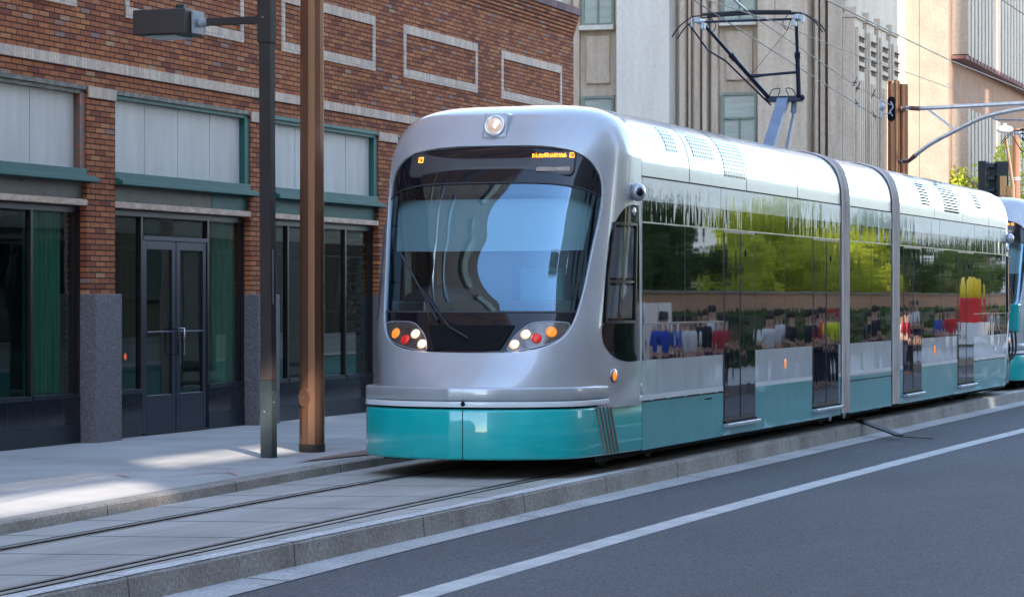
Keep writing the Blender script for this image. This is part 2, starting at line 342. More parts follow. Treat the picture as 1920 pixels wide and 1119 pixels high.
# ================================================================ GROUND (street axes: x=u across, y=s along)
GR = [(-30, -7.9), (5, -8.4), (14, -8.55), (22, -8.60), (28, -8.70), (40, -8.757), (200, -8.757)]
GG = [(-30, -7.5), (5, -7.95), (12, -8.10), (17, -8.163), (21.3, -8.297), (26, -8.37), (60, -8.40), (200, -8.40)]
LK = [(-30, -7.6), (5, -10.05), (12, -10.55), (19.1, -11.03), (23.6, -11.34), (27.9, -11.61), (35, -11.85), (45, -11.95), (200, -11.95)]
TC = [(-30, -8.0), (5, -9.22), (15.4, -9.59), (27, -9.99), (33, -10.07), (40, -10.08), (200, -10.08)]
LN = [(-30, -6.95), (12, -6.9), (16, -6.92), (20, -6.98), (26, -7.02), (34, -6.96), (50, -6.72), (200, -6.4)]
SS = [-30 + i for i in range(30)] + [i * .5 for i in range(0, 120)] + [60 + 5 * i for i in range(29)]
def strip(fa, fb, za, zb, S=SS, jit=0):
    rows = []
    for s in S:
        a, b = fa(s), fb(s)
        if jit: a += jit * noise.noise(Vector((s * 3.1, 0, 1.7)));
        rows.append([(a, s, za), (b, s, zb)])
    return rows
h = lambda T, d=0: (lambda s: hermite(T, s) + d)
g = MB().box(-400, 400, -300, 900, -.6, -.35); struct('ground', g, 'asphalt')
struct('road', MB().grid(strip(h(GG), lambda s: -2.3, -.192, -.192), False), 'asphalt')
struct('gutter', MB().grid(strip(h(GR), h(GG, .0), -.176, -.186), False), 'gutter')
fine = [10 + i * .12 for i in range(500)]
mb = MB(); rows = []
for s in [-30, -10, 0] + fine + [80, 120, 200]:
    c = h(GR)(s); j = .012 * noise.noise(Vector((s * 2.3, 3, 0))) + .010 * noise.noise(Vector((s * 9, 7, 0))); jz = .006 * noise.noise(Vector((s * 5, 1, 0)))
    rows.append([(c - .20, s, .004), (c - .012 + j, s, .006 + jz), (c + j + .004, s, -.012 + jz), (c + .012, s, -.10), (c + .020, s, -.19)])
struct('right_kerb', mb.grid(rows, False), 'kerb')
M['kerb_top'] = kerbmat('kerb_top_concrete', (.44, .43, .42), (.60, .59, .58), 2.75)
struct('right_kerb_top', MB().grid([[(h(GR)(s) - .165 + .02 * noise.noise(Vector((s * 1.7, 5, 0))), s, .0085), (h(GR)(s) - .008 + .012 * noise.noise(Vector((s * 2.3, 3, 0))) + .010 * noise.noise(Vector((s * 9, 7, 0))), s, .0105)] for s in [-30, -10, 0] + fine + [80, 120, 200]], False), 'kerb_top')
struct('track_bed', MB().grid(strip(h(LK, -.02), h(GR, -.19), 0.0, 0.0), False), 'track')
rows = []
for s in [-30, -10, 0] + fine + [80, 120, 200]:
    c = h(LK)(s); j = .008 * noise.noise(Vector((s * 3.3, 13, 0)))
    rows.append([(c - .17, s, .098), (c - .02 + j, s, .10), (c + j, s, .085), (c + .008, s, -.01)])
struct('left_kerb', MB().grid(rows, False), 'kerb2')
struct('sidewalk', MB().grid(strip(lambda s: -18.5, h(LK, -.168), .12, .0985), False), 'sidewalk')
struct('far_sidewalk', MB().box(-2.3, 20, -60, 200, -.3, .02), 'sidewalk')
struct('lane_line', MB().grid(strip(h(LN, -.12), h(LN, .12), -.1885, -.1885, [-30, -10] + fine + [80, 120, 200], .012), False), 'paint')
sw = [o for o in col.objects if o.name == 'sidewalk'][0]
def lay(name, pts, m, z, parent=sw):     # thin painted or paved patch in street axes
    n = len(pts); mb = MB().add([(u, s, z) for u, s in pts], [tuple(range(n))]); return mb.build(name, m, parent)
M['pink'] = mat('pink_spray_paint', (.50, .12, .14), .8)
for a, b, c, d in [(-12.30, 24.4, -12.02, 25.3), (-12.02, 25.3, -11.72, 24.9), (-12.75, 25.9, -12.1, 25.75), (-12.9, 24.6, -12.55, 24.2)]:
    dx, dy = c - a, d - b; L = math.hypot(dx, dy); nx, ny = -dy / L * .012, dx / L * .012
    lay('spray_mark', [(a - nx, b - ny), (c - nx, d - ny), (c + nx, d + ny), (a + nx, b + ny)], 'pink', .1135)
M['paver'] = brickmat('paver_strip', .2, .1, .005, [(0, (.20, .12, .10)), (1, (.30, .19, .15))], (.12, .09, .08), sw=(1, 0))
lay('paver_strip', [(-12.02, 27.0), (-11.86, 28.6), (-12.03, 34), (-12.07, 60), (-12.5, 60), (-12.42, 34), (-12.2, 28.9)], 'paver', .1125)
M['joint'] = mat('sidewalk_joint', (.13, .125, .12), .95)
for s in [14.5, 16.6, 18.8, 20.9, 23, 25.2, 27.4, 29.6, 31.8, 34, 36.2, 38.4, 41, 44, 47]:
    lay('score_joint', [(-16.4, s - .8), (h(LK)(s) - .17, s), (h(LK)(s) - .17, s + .012), (-16.4, s - .788)], 'joint', .1262 if 0 else .1225)
for T, d in ((LK, -1.65), (LK, -.17)):
    struct('score_joint', MB().grid([[(h(T, d)(s), s, .1225 if d < -1 else .1025), (h(T, d + .010)(s), s, .1225 if d < -1 else .1025)] for s in SS], False), 'joint', sw)
for i, sg in enumerate((-1, 1)):
    rl = h(TC, sg * .7175)
    mb = MB().grid([[(rl(s) + sg * .07, s, .003), (rl(s), s, .004)] for s in SS], False)
    o = struct('rail', mb, 'steel_rail')
    mb = MB().grid([[(rl(s) - sg * .004, s, .0025), (rl(s) - sg * .055, s, .0025)] for s in SS], False); struct('flange_groove', mb, 'groove', o)
    mb = MB().grid([[(rl(s) + sg * .072, s, .0022), (rl(s) + sg * .10, s, .0022)] for s in SS], False); struct('edge_groove', mb, 'groove', o)
    mb = MB().grid([[(rl(s) - sg * .058, s, .002), (rl(s) - sg * .10, s, .002)] for s in SS], False); struct('rust_band', mb, 'rust', o)

# ================================================================ BRICK BUILDING (local x=t along street, y into building)
BX, BY = -5.8304, 31.3686
def building_root(name, label, cat, t=0): 
    o = thing(name, label, cat, (BX + t * math.sin(TB), BY + t * math.cos(TB), 0), math.pi / 2 - TB); return o
bb = building_root('brick_building', 'red brick shop building with green trimmed upper windows and dark shopfront beside the sidewalk', 'building')
BAYS = [(-11.7, -7.6), (-6.85, -2.75), (-2.0, 2.14), (2.89, 7.01), (7.80, 11.87), (12.66, 16.8), (17.6, 21.4)]
ZS = .115
T0, T1 = -14, 22.05
MB().box(T0, T1, 0, .3, 4.44, 6.82).build('wall', 'brick', bb)
mb = MB()
for k in range(6): mb.box(T0, T1 + .02 * (k + 1), -.014 * (k + 1), .3, 6.82 + .068 * k + (.001), 6.82 + .068 * (k + 1) - .008)
mb.box(T0, T1, .001, .3, 6.82, 7.22); mb.build('corbel', 'brick', bb)
MB().box(T0, T1 + .15, -.11, .32, 7.225, 7.36).build('coping', 'purple_brick', bb)
MB().box(T1 - .3, T1, .3, 12, 0, 7.2).box(T0, T0 + .3, .3, 12, 0, 7.2).box(T0 + .3, T1 - .3, 11.7, 12, 0, 7.2).box(T0 + .3, T1 - .3, .3, 11.7, 6.9, 7.1).build('side_wall', 'brick', bb)
MB().box(T0, T1, -.022, -.0005, 4.64, 4.765).build('belt_course', 'white_brick', bb)
prev = T0
for i, (a, b) in enumerate(BAYS + [(T1, T1)]):
    MB().box(prev, a, 0, .3, ZS, 4.44).build('pier', 'brick', bb)
    if a < T1:
        MB().box(prev + .02, a - .0, -.02, -.0005, 4.30, 4.435).build('pier_cap', 'white_brick', bb)
    if a - prev < 1.2 or a == T1: MB().box(prev - .004, a - .05, -.12, .28, ZS - .05, 1.915).build('granite_base', 'granite', bb, bevel=.012)
    prev = b
for a, b, z0, z1 in [(-1.85, 1.84, 5.36, 6.2), (3.15, 6.74, 5.36, 6.2), (8.07, 11.69, 5.36, 6.2), (12.94, 16.48, 5.36, 6.2), (17.76, 21.27, 5.36, 6.2)]:
    fr = MB().box(a, b, -.02, -.0005, z1 - .14, z1).box(a, b, -.02, -.0005, z0 - .0, z0 + .14); f = fr.build('brick_frame', 'white_brick', bb)
    for q in (a, b - .095): MB().box(q, q + .095, -.02, -.0006, z0 + .14, z1 - .14).build('brick_frame_side', 'white_stretch', f)
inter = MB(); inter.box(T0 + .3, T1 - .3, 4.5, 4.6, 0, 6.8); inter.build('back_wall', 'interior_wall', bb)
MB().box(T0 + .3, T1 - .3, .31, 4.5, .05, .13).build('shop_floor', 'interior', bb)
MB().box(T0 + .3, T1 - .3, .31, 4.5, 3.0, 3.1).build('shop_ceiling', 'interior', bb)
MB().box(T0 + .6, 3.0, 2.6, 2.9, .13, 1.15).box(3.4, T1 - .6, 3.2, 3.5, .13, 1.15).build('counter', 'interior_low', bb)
def curtain(parent, x0, x1, y=.25, z0=.7, z1=2.9):
    rows = []
    for z in [z0 + (z1 - z0) * k / 10 for k in range(11)]:
        rows.append([(x0 + (x1 - x0) * i / 60, y + .05 * math.sin(i * 1.15 + .3 * math.sin(z * 2)) + .02 * math.sin(i * .37), z) for i in range(61)])
    MB().grid(rows).build('curtain', 'curtain', parent)
for i, (a, b) in enumerate(BAYS):
    ledge_green = 'green_paint'
    # upper window
    tw = MB().box(a, b, .03, .14, 4.335, 4.44)
    top = tw.build('upper_window', 'old_wood' if i == 2 else 'green_paint', bb)
    side = 'red_paint' if i == 2 else 'green_paint'
    MB().box(b - .15, b, .02, .139, 3.40, 4.334).build('jamb', side, top)
    MB().box(a, a + .03, .02, .139, 3.40, 4.334).build('jamb', 'old_wood', top)
    MB().box(a, b, -.0, .12, 4.385, 4.439).build('head_rail', 'old_wood' if i < 4 else 'green_paint', top)
    n = 4; xs = [a + .03 + (b - .18 - a) * k / n for k in range(n + 1)]
    if i == 2: xs = [a + .03, a + .95, a + 1.9, a + 2.85 + .03, b - .15]
    for x0, x1 in zip(xs, xs[1:]): MB().box(x0 + .008, x1 - .008, .10, .125, 3.43, 4.334).build('panel', 'blind', top)
    MB().box(a, b, .126, .15, 3.4, 4.334).build('backing', 'black', top)
    lg = MB().box(a - .0, b + (.14 if i in (2, 3) else .05), -.10, .10, 3.27, 3.325).box(a, b + (.12 if i in (2, 3) else .04), -.06, .10, 3.325, 3.345).box(a, b, .0, .12, 3.346, 3.43)
    lg.build('ledge', 'green_paint', bb, bevel=.006)
    MB().box(a, b, .06, .2, 3.061, 3.27).build('fascia', 'fascia', bb)
    if i in (3, 4): MB().box(b - 1.15 if i == 3 else a, b, .056, .0595, 3.062, 3.27).build('fascia_paint', 'green_paint', bb)
    MB().box(a, b + .02, .0, .2, 2.985, 3.06).build('wood_strip', 'tan_wood', bb, bevel=.006)
    # shopfront
    fy0, fy1 = .10, .17
    door = i == 3
    if door: mull = [a, 3.83, 5.83, b - .0]
    elif i == 2: mull = [a, a + 1.55, a + 2.93, b]
    elif i == 4: mull = [a, 8.55, 9.72 - .05, 10.75, b]
    else: mull = [a, a + (b - a) / 3, a + 2 * (b - a) / 3, b]
    fr = MB().box(a, b, fy0, fy1, 2.90, 2.984)
    sfr = fr.build('shopfront', 'dark_frame', bb)
    for k, x in enumerate(mull):
        w = .055; lo = x if k == 0 else x - w / 2; lo = b - w if k == len(mull) - 1 else lo
        MB().box(lo, lo + w, fy0 - .005, fy1 + .003, ZS if door and k in (1, 2) else .66, 2.899).build('mullion', 'dark_frame', sfr)
    MB().box(b - .16, b - .056, fy0 + .02, fy1, .66, 2.899).build('corner_post', 'dark_frame', sfr)
    for k, (x0, x1) in enumerate(zip(mull, mull[1:])):
        if door and k == 1: continue
        MB().box(x0 + .03, x1 - .03, fy0 - .02, fy1 - .004, .66, .715).build('sill_rail', 'sill_frame', sfr)
        MB().box(x0 + .03, x1 - .03, .13, .136, .716, 2.899).build('pane', 'shop_glass', sfr)
        MB().box(x0, x1, .09, .2, .345, .659).build('tile_bulkhead', 'tile', sfr)
        MB().box(x0, x1, .085, .2, ZS - .03, .344).build('plinth', 'black_base', sfr)
    if i == 2: curtain(sfr, a + 1.7, a + 2.3, .5); curtain(sfr, a + 3.05, b - .3)
    if i == 3: curtain(sfr, 6.25, 6.95)
    if i == 4: curtain(sfr, 9.8, 10.2)
    if door:
        MB().box(3.86, 5.80, fy0 - .01, fy1, 2.605, 2.66).build('transom_bar', 'door_frame', sfr)
        MB().box(3.9, 5.76, .13, .136, 2.661, 2.899).build('transom_pane', 'shop_glass', sfr)
        for j, (x0, x1, hx) in enumerate(((3.875, 4.84, 4.76), (4.86, 5.79, 4.94))):
            d = MB(); w = .11
            d.box(x0, x0 + w, .105, .15, .14, 2.60).box(x1 - w, x1, .105, .15, .14, 2.60).box(x0 + w, x1 - w, .105, .15, 2.49, 2.60).box(x0 + w, x1 - w, .105, .15, .14, .62)
            dd = d.build('door', 'door_frame', bb, bevel=.004)
            if j == 0: dd['label'] = 'left glazed leaf of the navy entrance door'
            MB().box(x0 + w, x1 - w, .122, .13, .62, 2.49).build('pane', 'shop_glass', dd)
            MB().tube([(hx, .10, 1.13), (hx, .03, 1.13), (hx, .03, 1.47), (hx, .10, 1.47)], .013, 8).build('handle', 'chrome' if j else 'dark_frame', dd)
            MB().tube([(x0 + .1, .10, 1.43), (x1 - .1, .10, 1.43)], .008, 8).build('push_bar', 'door_frame', dd)
        MB().box(3.84, 5.82, .06, .2, ZS - .02, .139).build('threshold', 'dark_frame', sfr)
        vs = [(3.42 + .035 * math.cos(q), .1245, 1.13 + .045 * math.sin(q)) for q in [k * .5 for k in range(12)]]
        MB().add(vs, [tuple(range(12))]).build('sticker', 'sticker', sfr)

# ================================================================ TRAM (local x=across, y=along from the nose, z up)
CL = 2.38
FT = [(.7, .17), (.9, .22), (1.3, .5), (1.75, .74), (2.5, .97), (3.0, 1.12), (3.3, 1.23), (3.5, 1.33), (3.72, 1.5), (3.85, 1.66), (3.93, 1.85), (3.97, 2.05), (3.99, 2.25), (4.0, 2.38)]
WT = [(3.15, 1.36), (3.4, 1.355), (3.6, 1.31), (3.75, 1.23), (3.86, 1.1), (3.93, .93), (3.97, .7), (3.99, .4), (4.0, 0)]
NT = [(.7, 2.6), (.95, 2.7), (1.7, 4), (5, 4)]
def S(a, z, off=0.0, L=CL):
    w = hermite(WT, z); f0 = hermite(FT, z); N = hermite(NT, z); t = abs(a) * math.pi / 2
    def P(a, z):
        w = hermite(WT, z); f0 = hermite(FT, z); N = hermite(NT, z); t = abs(a) * math.pi / 2
        return Vector((w * math.copysign(abs(math.sin(t)) ** (2 / N), a), (f0 + (CL - f0) * (1 - max(0, math.cos(t)) ** (2 / N))), z))
    p = P(a, z)
    if off:
        e = 1e-3; a1 = min(a + e, 1); a0 = a1 - 2 * e if a1 >= 1 else max(a - e, -1); 
        da = P(a1, z) - P(a0, z); dz = P(a, z + e) - P(a, z - e); n = da.cross(dz)
        if n.length > 0: n.normalize()
        p = p + n * off
    p.y = CL + (p.y - CL) * (L / CL); return p
BP = [(0, 0.0), (.4, .055), (.775, .22), (1.02, .42), (1.14, .56), (1.215, .75), (1.255, .98), (1.285, 1.35), (1.32, 1.8), (1.36, 2.38)]
MASKR = [(0, 1.294), (.092, 1.302), (.203, 1.325), (.313, 1.386), (.39, 1.49), (.439, 1.69), (.485, 1.969), (.531, 2.364), (.581, 2.705), (.597, 2.933), (.566, 3.133), (.463, 3.303), (.32, 3.418), (.179, 3.472), (.07, 3.495), (0, 3.5)]
def mask_half(): return catmull(MASKR, 6)
MH = mask_half()
def amask(z):                             # half width of the black mask at height z
    for (a, z0), (b, z1) in zip(MH, MH[1:]):
        if z0 <= z <= z1 and z1 > z0: return a + (b - a) * (z - z0) / (z1 - z0)
    return 0.0
def patch(name, zlo, zhi, off, m, parent, L, inset=0.0, nr=14, nc=40):
    rows = []
    for r in range(nr + 1):
        row = []
        for c in range(nc + 1):
            q = -1 + 2 * c / nc; lo, hi = zlo(q), zhi(q); z = lo + (hi - lo) * r / nr; z = min(max(z, 1.2945), 3.4995)
            row.append(S(q * max(0, amask(z) - inset), z, off, L))
        rows.append(row)
    return MB().grid(rows).build(name, m, parent)
def blob(name, pts, off, m, parent, L, sx=1, rings=5, back=None):     # closed outline in (a, z) laid on the cab skin
    cx_ = sum(p[0] for p in pts) / len(pts); cz = sum(p[1] for p in pts) / len(pts); rows = []
    for r in range(1, rings + 1): rows.append([S(sx * (cx_ + (a - cx_) * r / rings), cz + (z - cz) * r / rings, off, L) for a, z in pts])
    mb = MB().grid(rows, True, True); mb.add([S(sx * cx_, cz, off, L)] + rows[0], [(0, i + 1, (i + 1) % len(pts) + 1) for i in range(len(pts))], True)
    if back is not None:
        mb.grid([rows[-1], [S(sx * a, z, back, L) for a, z in pts]], False, True)
    return mb.build(name, m, parent)
def ring(name, pts, w, off, m, parent, L, sx=1):
    cx_ = sum(p[0] for p in pts) / len(pts); cz = sum(p[1] for p in pts) / len(pts)
    mb = MB().tube([S(sx * a, z, off, L) for a, z in pts + pts[:2]], w, 6, True, False); return mb.build(name, m, parent)
def rrect(a0, a1, z0, z1, ra, rz, n=5):
    out = []
    for cx_, cz, q in ((a1 - ra, z1 - rz, 0), (a0 + ra, z1 - rz, 1), (a0 + ra, z0 + rz, 2), (a1 - ra, z0 + rz, 3)):
        for k in range(n + 1):
            t = (q + k / n) * math.pi / 2; out.append((cx_ + ra * math.cos(t), cz + rz * math.sin(t)))
    return out
def bplan(u): return hermite(BP, abs(u))
def bump_rows(z0, z1, d, L, r=.03):       # swept bumper section rows
    us = [i / 60 * 1.36 for i in range(-60, 61)]; P = [(u, bplan(u)) for u in us]; rows = []
    for z, ins in ((z0, r * 1.0), (z0 + r * .3, r * .25), (z0 + r, 0), (z1 - r, 0), (z1 - r * .3, r * .25), (z1, r)):
        row = []
        for i, (u, s) in enumerate(P):
            a = P[max(0, i - 1)]; b = P[min(len(P) - 1, i + 1)]; dx, dy = b[0] - a[0], b[1] - a[1]; l = math.hypot(dx, dy); nx, ny = dy / l, -dx / l
            fade = 1
            row.append((u + nx * (d - ins), CL + (s + ny * (d - ins) - CL) * L / CL, z))
        rows.append(row)
    return rows
def bpt(u, z, off, L=CL):
    a = (abs(u) - .01); b = min(abs(u) + .01, 1.36); s0, s1 = bplan(a), bplan(b); l = math.hypot(b - a, s1 - s0); nx, ny = (s1 - s0) / l, -(b - a) / l
    sg = 1 if u >= 0 else -1
    return Vector((u + sg * nx * off, CL + (bplan(u) + ny * off - CL) * L / CL, z))
def build_cab(root, L=CL, front=True):
    cab = thing('cab', '', None); del cab['label']; cab.parent = root
    # silver shell round the mask opening
    outl = [(a, z) for a, z in MH] + [(-a, z) for a, z in MH[::-1]][1:-1]
    zc = 2.4; Z0, Z1 = .70, 4.0; N = len(outl); outer = []
    for a, z in outl:
        dx, dz = a, z - zc; t = min(1 / abs(dx) if dx else 1e9, ((Z1 - zc) if dz > 0 else (zc - Z0)) / abs(dz) if dz else 1e9); outer.append([dx * t, zc + dz * t])
    for ca in (-1, 1):
        for cz in (Z0, Z1):
            j = min(range(N), key=lambda i: abs(outer[i][0] - ca) * 2 + abs(outer[i][1] - cz)); outer[j] = [ca, cz]
    rows = [[S(a, z, -.045, L) for a, z in outl], [S(a, z, -.006, L) for a, z in outl], [S(a, z, 0, L) for a, z in outl]]
    for r in range(1, 33):
        t = (r / 32) ** 1.1; rows.append([S(a + (b[0] - a) * t, min(z + (b[1] - z) * t, 3.9999), 0, L) for (a, z), b in zip(outl, outer)])
    sh = MB().grid(rows, True, True).build('cab_shell', 'silver', root)
    root_ = sh
    arc = lambda q: 3.095 - .16 * q * q
    low = lambda q: 1.73
    up = patch('sign_panel', lambda q: arc(q) + .008, lambda q: 3.5, -.022, 'black_gloss', root, L)
    ws = patch('windshield', low, lambda q: arc(q) - .008, -.024, 'windshield', root, L, nr=20)
    lp = patch('lamp_panel', lambda q: 1.2945, lambda q: 1.722, -.024, 'black_gloss', root, L)
    patch('glass_seal', arc, lambda q: arc(q) + .014, -.018, 'rubber', root, L, nr=1)
    patch('lower_seal', lambda q: 1.716, lambda q: 1.735, -.018, 'rubber', root, L, nr=1)
    # black border printed on the glass edge
    for sg in (-1, 1):
        rows = []
        for r in range(31):
            z = 1.735 + (2.93 - 1.735) * r / 30; rows.append([S(sg * (amask(z) - w), z, -.032, L) for w in (.0, .03)])
        MB().grid(rows).build('glass_border', 'black_gloss', ws)
    patch('top_border', lambda q: arc(q) - .12, lambda q: arc(q) - .01, -.032, 'black_gloss', ws, L, nr=2)
    # destination sign
    so = rrect(-.31, .32, 3.175, 3.435, .035, .07)
    ring('sign_frame', so, .012, -.012, 'rubber', up, L); blob('sign_screen', so, -.012, 'signback', up, L)
    def led(name, a0, a1, z0, z1, nx, nz, f):
        mb = MB()
        for i in range(nx):
            for j in range(nz):
                if f(i, j):
                    c = S(a0 + (a1 - a0) * i / nx, z0 + (z1 - z0) * j / nz, -.006, L); d = S(a0 + (a1 - a0) * (i + .8) / nx, z0 + (z1 - z0) * (j + .85) / nz, -.006, L)
                    mb.add([(c.x, c.y, c.z), (d.x, d.y, c.z), (d.x, d.y, d.z), (c.x, c.y, d.z)], [(0, 1, 2, 3)])
        mb.build(name, 'led', up)
    rs = random.Random(3); pat = {}
    for i in range(72):
        k = i % 5
        for j in range(7): pat[i, j] = k != 4 and (rs.random() < (.75 if j in (0, 3, 4) else .5)) and (j < 5 or rs.random() < .35)
    led('destination_text', .078, .256, 3.365, 3.415, 72, 7, lambda i, j: pat[i, j])
    led('route_symbol', .276, .312, 3.36, 3.415, 8, 7, lambda i, j: i in (0, 7) or j in (0, 6) or i == j)
    led('run_symbol', -.250, -.215, 3.33, 3.39, 8, 7, lambda i, j: i in (0, 7) or j in (0, 6) or i == j)
    blob('sign_card', rrect(.10, .29, 3.215, 3.262, .01, .012), -.008, 'fin', up, L)
    # headlamp clusters
    for sg in (-1, 1):
        hp = [(.10, 1.325), (.094, 1.40), (.10, 1.47), (.118, 1.54), (.15, 1.60), (.20, 1.62), (.30, 1.62), (.40, 1.60), (.395, 1.52), (.36, 1.44), (.29, 1.385), (.20, 1.345), (.14, 1.325)]
        hp = catmull(hp, 4, True)
        hl = blob('headlight', hp, -.016, 'lamp_back' if 'lamp_back' in M else 'black_gloss', root, L, sg)
        ring('lamp_bezel', hp, .006, -.014, 'galv', hl, L, sg)
        for (a, z, r, m_) in ((.236 if sg < 0 else .313, 1.495 if sg < 0 else 1.515, .058, 'amber'), (.165 if sg < 0 else .251, 1.43 if sg < 0 else 1.452, .055, 'redlens'), (.119 if sg < 0 else .182, 1.49, .056, 'lit'), (.105 if sg < 0 else .152, 1.385, .056, 'lit')):
            a = {('amber'): .285, ('redlens'): .21}.get(m_, a if 0 else (.145 if z > 1.45 else .115)); 
            p = S(sg * a, z, -.008, L); e = S(sg * a, z, .012, L); n = (e - p).normalized(); rot = n.to_track_quat('Z', 'Y').to_matrix().to_4x4(); rot.translation = p
            mb = MB(); rows = [[rot @ Vector((rr * math.cos(2 * math.pi * k / 20), rr * math.sin(2 * math.pi * k / 20), hh)) for k in range(20)] for rr, hh in ((r, 0), (r * .85, .008), (r * .5, .014), (.001, .016))]
            lo_ = MB().grid(rows, True, True).build('lamp', 'dish' if m_ == 'lit' else m_, hl)
            if m_ == 'lit': MB().grid([[rot @ Vector((rr * math.cos(2 * math.pi * k / 20) + .008, rr * math.sin(2 * math.pi * k / 20), hh)) for k in range(20)] for rr, hh in ((.038, .0155), (.025, .02), (.001, .024))], True, True).build('lamp_core', 'lit', hl)
    # grille plate between lamps
    blob('service_plate', [(-.068, 1.33), (.068, 1.33), (.085, 1.585), (-.085, 1.585)], -.012, 'black', lp, L)
    # wiper
    w = MB().tube([S(.0, 1.44, .01, L), S(-.02, 1.55, .03, L), S(-.135, 1.97, .03, L)], .010, 6); wo = w.build('wiper', 'rubber', root)
    MB().tube([S(-.05, 1.62, .02, L), S(-.15, 2.0, .014, L), S(-.31, 2.35, .014, L)], .013, 6).build('blade', 'rubber', wo)
    # top headlight in its housing
    th_ = MB(); p0 = S(0, 3.58, 0, L).y
    prof = [(3.58, 1.375), (3.86, 1.46), (3.86, 1.85), (3.58, 1.6)]
    vs = []
    for x in (-.14, .14):
        for z, y in prof: vs.append((x * (1 if z < 3.7 else .93), CL + (y - CL) * L / CL, z))
    th_.add(vs, [(0, 1, 2, 3), (7, 6, 5, 4), (0, 4, 5, 1), (1, 5, 6, 2), (2, 6, 7, 3), (3, 7, 4, 0)])
    to = th_.build('roof_headlight', 'silver', root, bevel=.02)
    nrm = Vector((0, -.96, .29)).normalized(); rot = nrm.to_track_quat('Z', 'Y').to_matrix().to_4x4(); rot.translation = Vector((0, CL + (1.408 - CL) * L / CL, 3.715))
    MB().grid([[rot @ Vector((r * math.cos(2 * math.pi * k / 28), r * math.sin(2 * math.pi * k / 28), hh)) for k in range(28)] for r, hh in ((.122, -.01), (.122, .02), (.098, .03), (.09, .012))], True, True).build('lamp_rim', 'lampglass', to)
    MB().grid([[rot @ Vector((r * math.cos(2 * math.pi * k / 28), r * math.sin(2 * math.pi * k / 28), hh)) for k in range(28)] for r, hh in ((.089, .012), (.07, .035), (.035, .048), (.001, .05))], True, True).build('lamp_lens', 'toplamp', to)
    # bumper, cowl, stripe
    bo = MB().grid(bump_rows(.20, .722, .0, L), True).build('bumper', 'teal', root)
    MB().tube([bpt(.15, z, .0, L) for z in (.21, .4, .6, .715)], .0045, 6).build('seam', 'black', bo)
    co = MB().grid(bump_rows(.80, .945, .004, L, .022), True).build('cowl', 'silver', root)
    MB().tube([bpt(.15, z, .0, L) for z in (.81, .87, .93)], .0045, 6).build('seam', 'black', co)
    rt = bump_rows(.93, .945, .004, L, .0)[0]; lid = [(x * .8, y + .35, .942) for x, y, z in rt]
    MB().grid([[(x, y, .9445) for x, y, z in bump_rows(.80, .945, .004, L, .022)[-1]], lid], True).build('cowl_lid', 'silver', co)
    MB().grid(bump_rows(.742, .799, .006, L, .004), True).build('white_stripe', 'stripe', co)
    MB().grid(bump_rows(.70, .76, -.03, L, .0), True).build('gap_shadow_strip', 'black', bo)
    for u in (.155,): MB().ball(bpt(u, .775, .0, L), .026, 12, 8).build('coupler_cap', 'black', co)
    MB().prismz([(x * .98, CL + (bplan(x) + .03 - CL) * L / CL) for x in [i / 20 * 1.36 for i in range(-20, 21)]], .21, .23).build('underside', 'black', bo)
    # interior
    ins = MB().box(-1.2, 1.2, CL - .25 * (L / CL), CL - .2 * (L / CL), 1.0, 3.3).box(-1.15, 1.15, 1.15, CL - .3, .98, 1.0)
    io = ins.build('cab_bulkhead', 'interior', root)
    rows = [[S(q * (amask(z) - .05), z, -.10, L) for q in [k / 10 for k in range(-10, 11)]] for z in [2.39, 2.5, 2.65, 2.8, 2.95]]
    MB().grid(rows).build('roller_shade', 'shade', root)
    MB().box(-1.05, 1.05, 1.0, 1.45, 1.3, 1.84).ball((-.55, 1.2, 1.78), .35, 16, 10, (1.3, .5, .65)).build('dashboard', 'dash', root, bevel=.03)
    MB().box(.12, .62, 1.85, 2.0, 1.3, 2.2).box(.2, .54, 1.86, 1.98, 2.2, 2.4).build('driver_seat', 'seat', root, bevel=.05)
    MB().box(-1.08, -1.0, 1.5, 1.58, 1.3, 3.0).build('interior_post', 'fin', root); MB().box(-.86, -.80, 1.9, 1.96, 1.3, 3.0).build('interior_post', 'fin', root)
    MB().box(-.5, .0, 1.98, 2.02, 1.5, 2.35).build('interior_notice', 'interior_low', root)
    # side windows of the cab
    for sg in (-1, 1):
        o = catmull([(.995, 2.875), (.93, 2.865), (.862, 2.819), (.775, 2.70), (.70, 2.50), (.686, 2.083), (.681, 1.632), (.712, 1.40), (.80, 1.247), (.91, 1.184), (.995, 1.183)], 5)
        sw_ = blob('side_panel', o, .004, 'black_gloss', root, L, sg, 8)
        def polyframe(pts, w, name, m_, d=.012): 
            return MB().tube([S(sg * a, z, d, L) for a, z in pts + pts[:2]], w, 4, False, False, math.pi / 4).build(name, m_, sw_)
        def seg(p, n=8):
            out = []
            for (a, b), (c, d) in zip(p, p[1:] + p[:1]): out += [(a + (c - a) * k / n, b + (d - b) * k / n) for k in range(n)]
            return out
        polyframe(seg([(.745, 2.66), (.978, 2.66), (.978, 1.61), (.712, 1.61), (.705, 2.08)]), .022, 'window_frame', 'dark_frame')
        polyframe(seg([(.71, 2.04), (.978, 2.04)]), .022, 'window_bar', 'dark_frame'); polyframe(seg([(.85, 2.0), (.85, 1.63)], 6), .016, 'window_bar', 'dark_frame')
        blob('window_pane', seg([(.765, 2.62), (.965, 2.62), (.965, 2.08), (.725, 2.08)]), .009, 'cab_pane', sw_, L, sg)
        blob('window_pane', seg([(.73, 2.0), (.84, 2.0), (.84, 1.65), (.73, 1.65)]), .009, 'cab_pane', sw_, L, sg)
        blob('window_pane', seg([(.87, 2.0), (.965, 2.0), (.965, 1.65), (.87, 1.65)]), .009, 'cab_pane', sw_, L, sg)
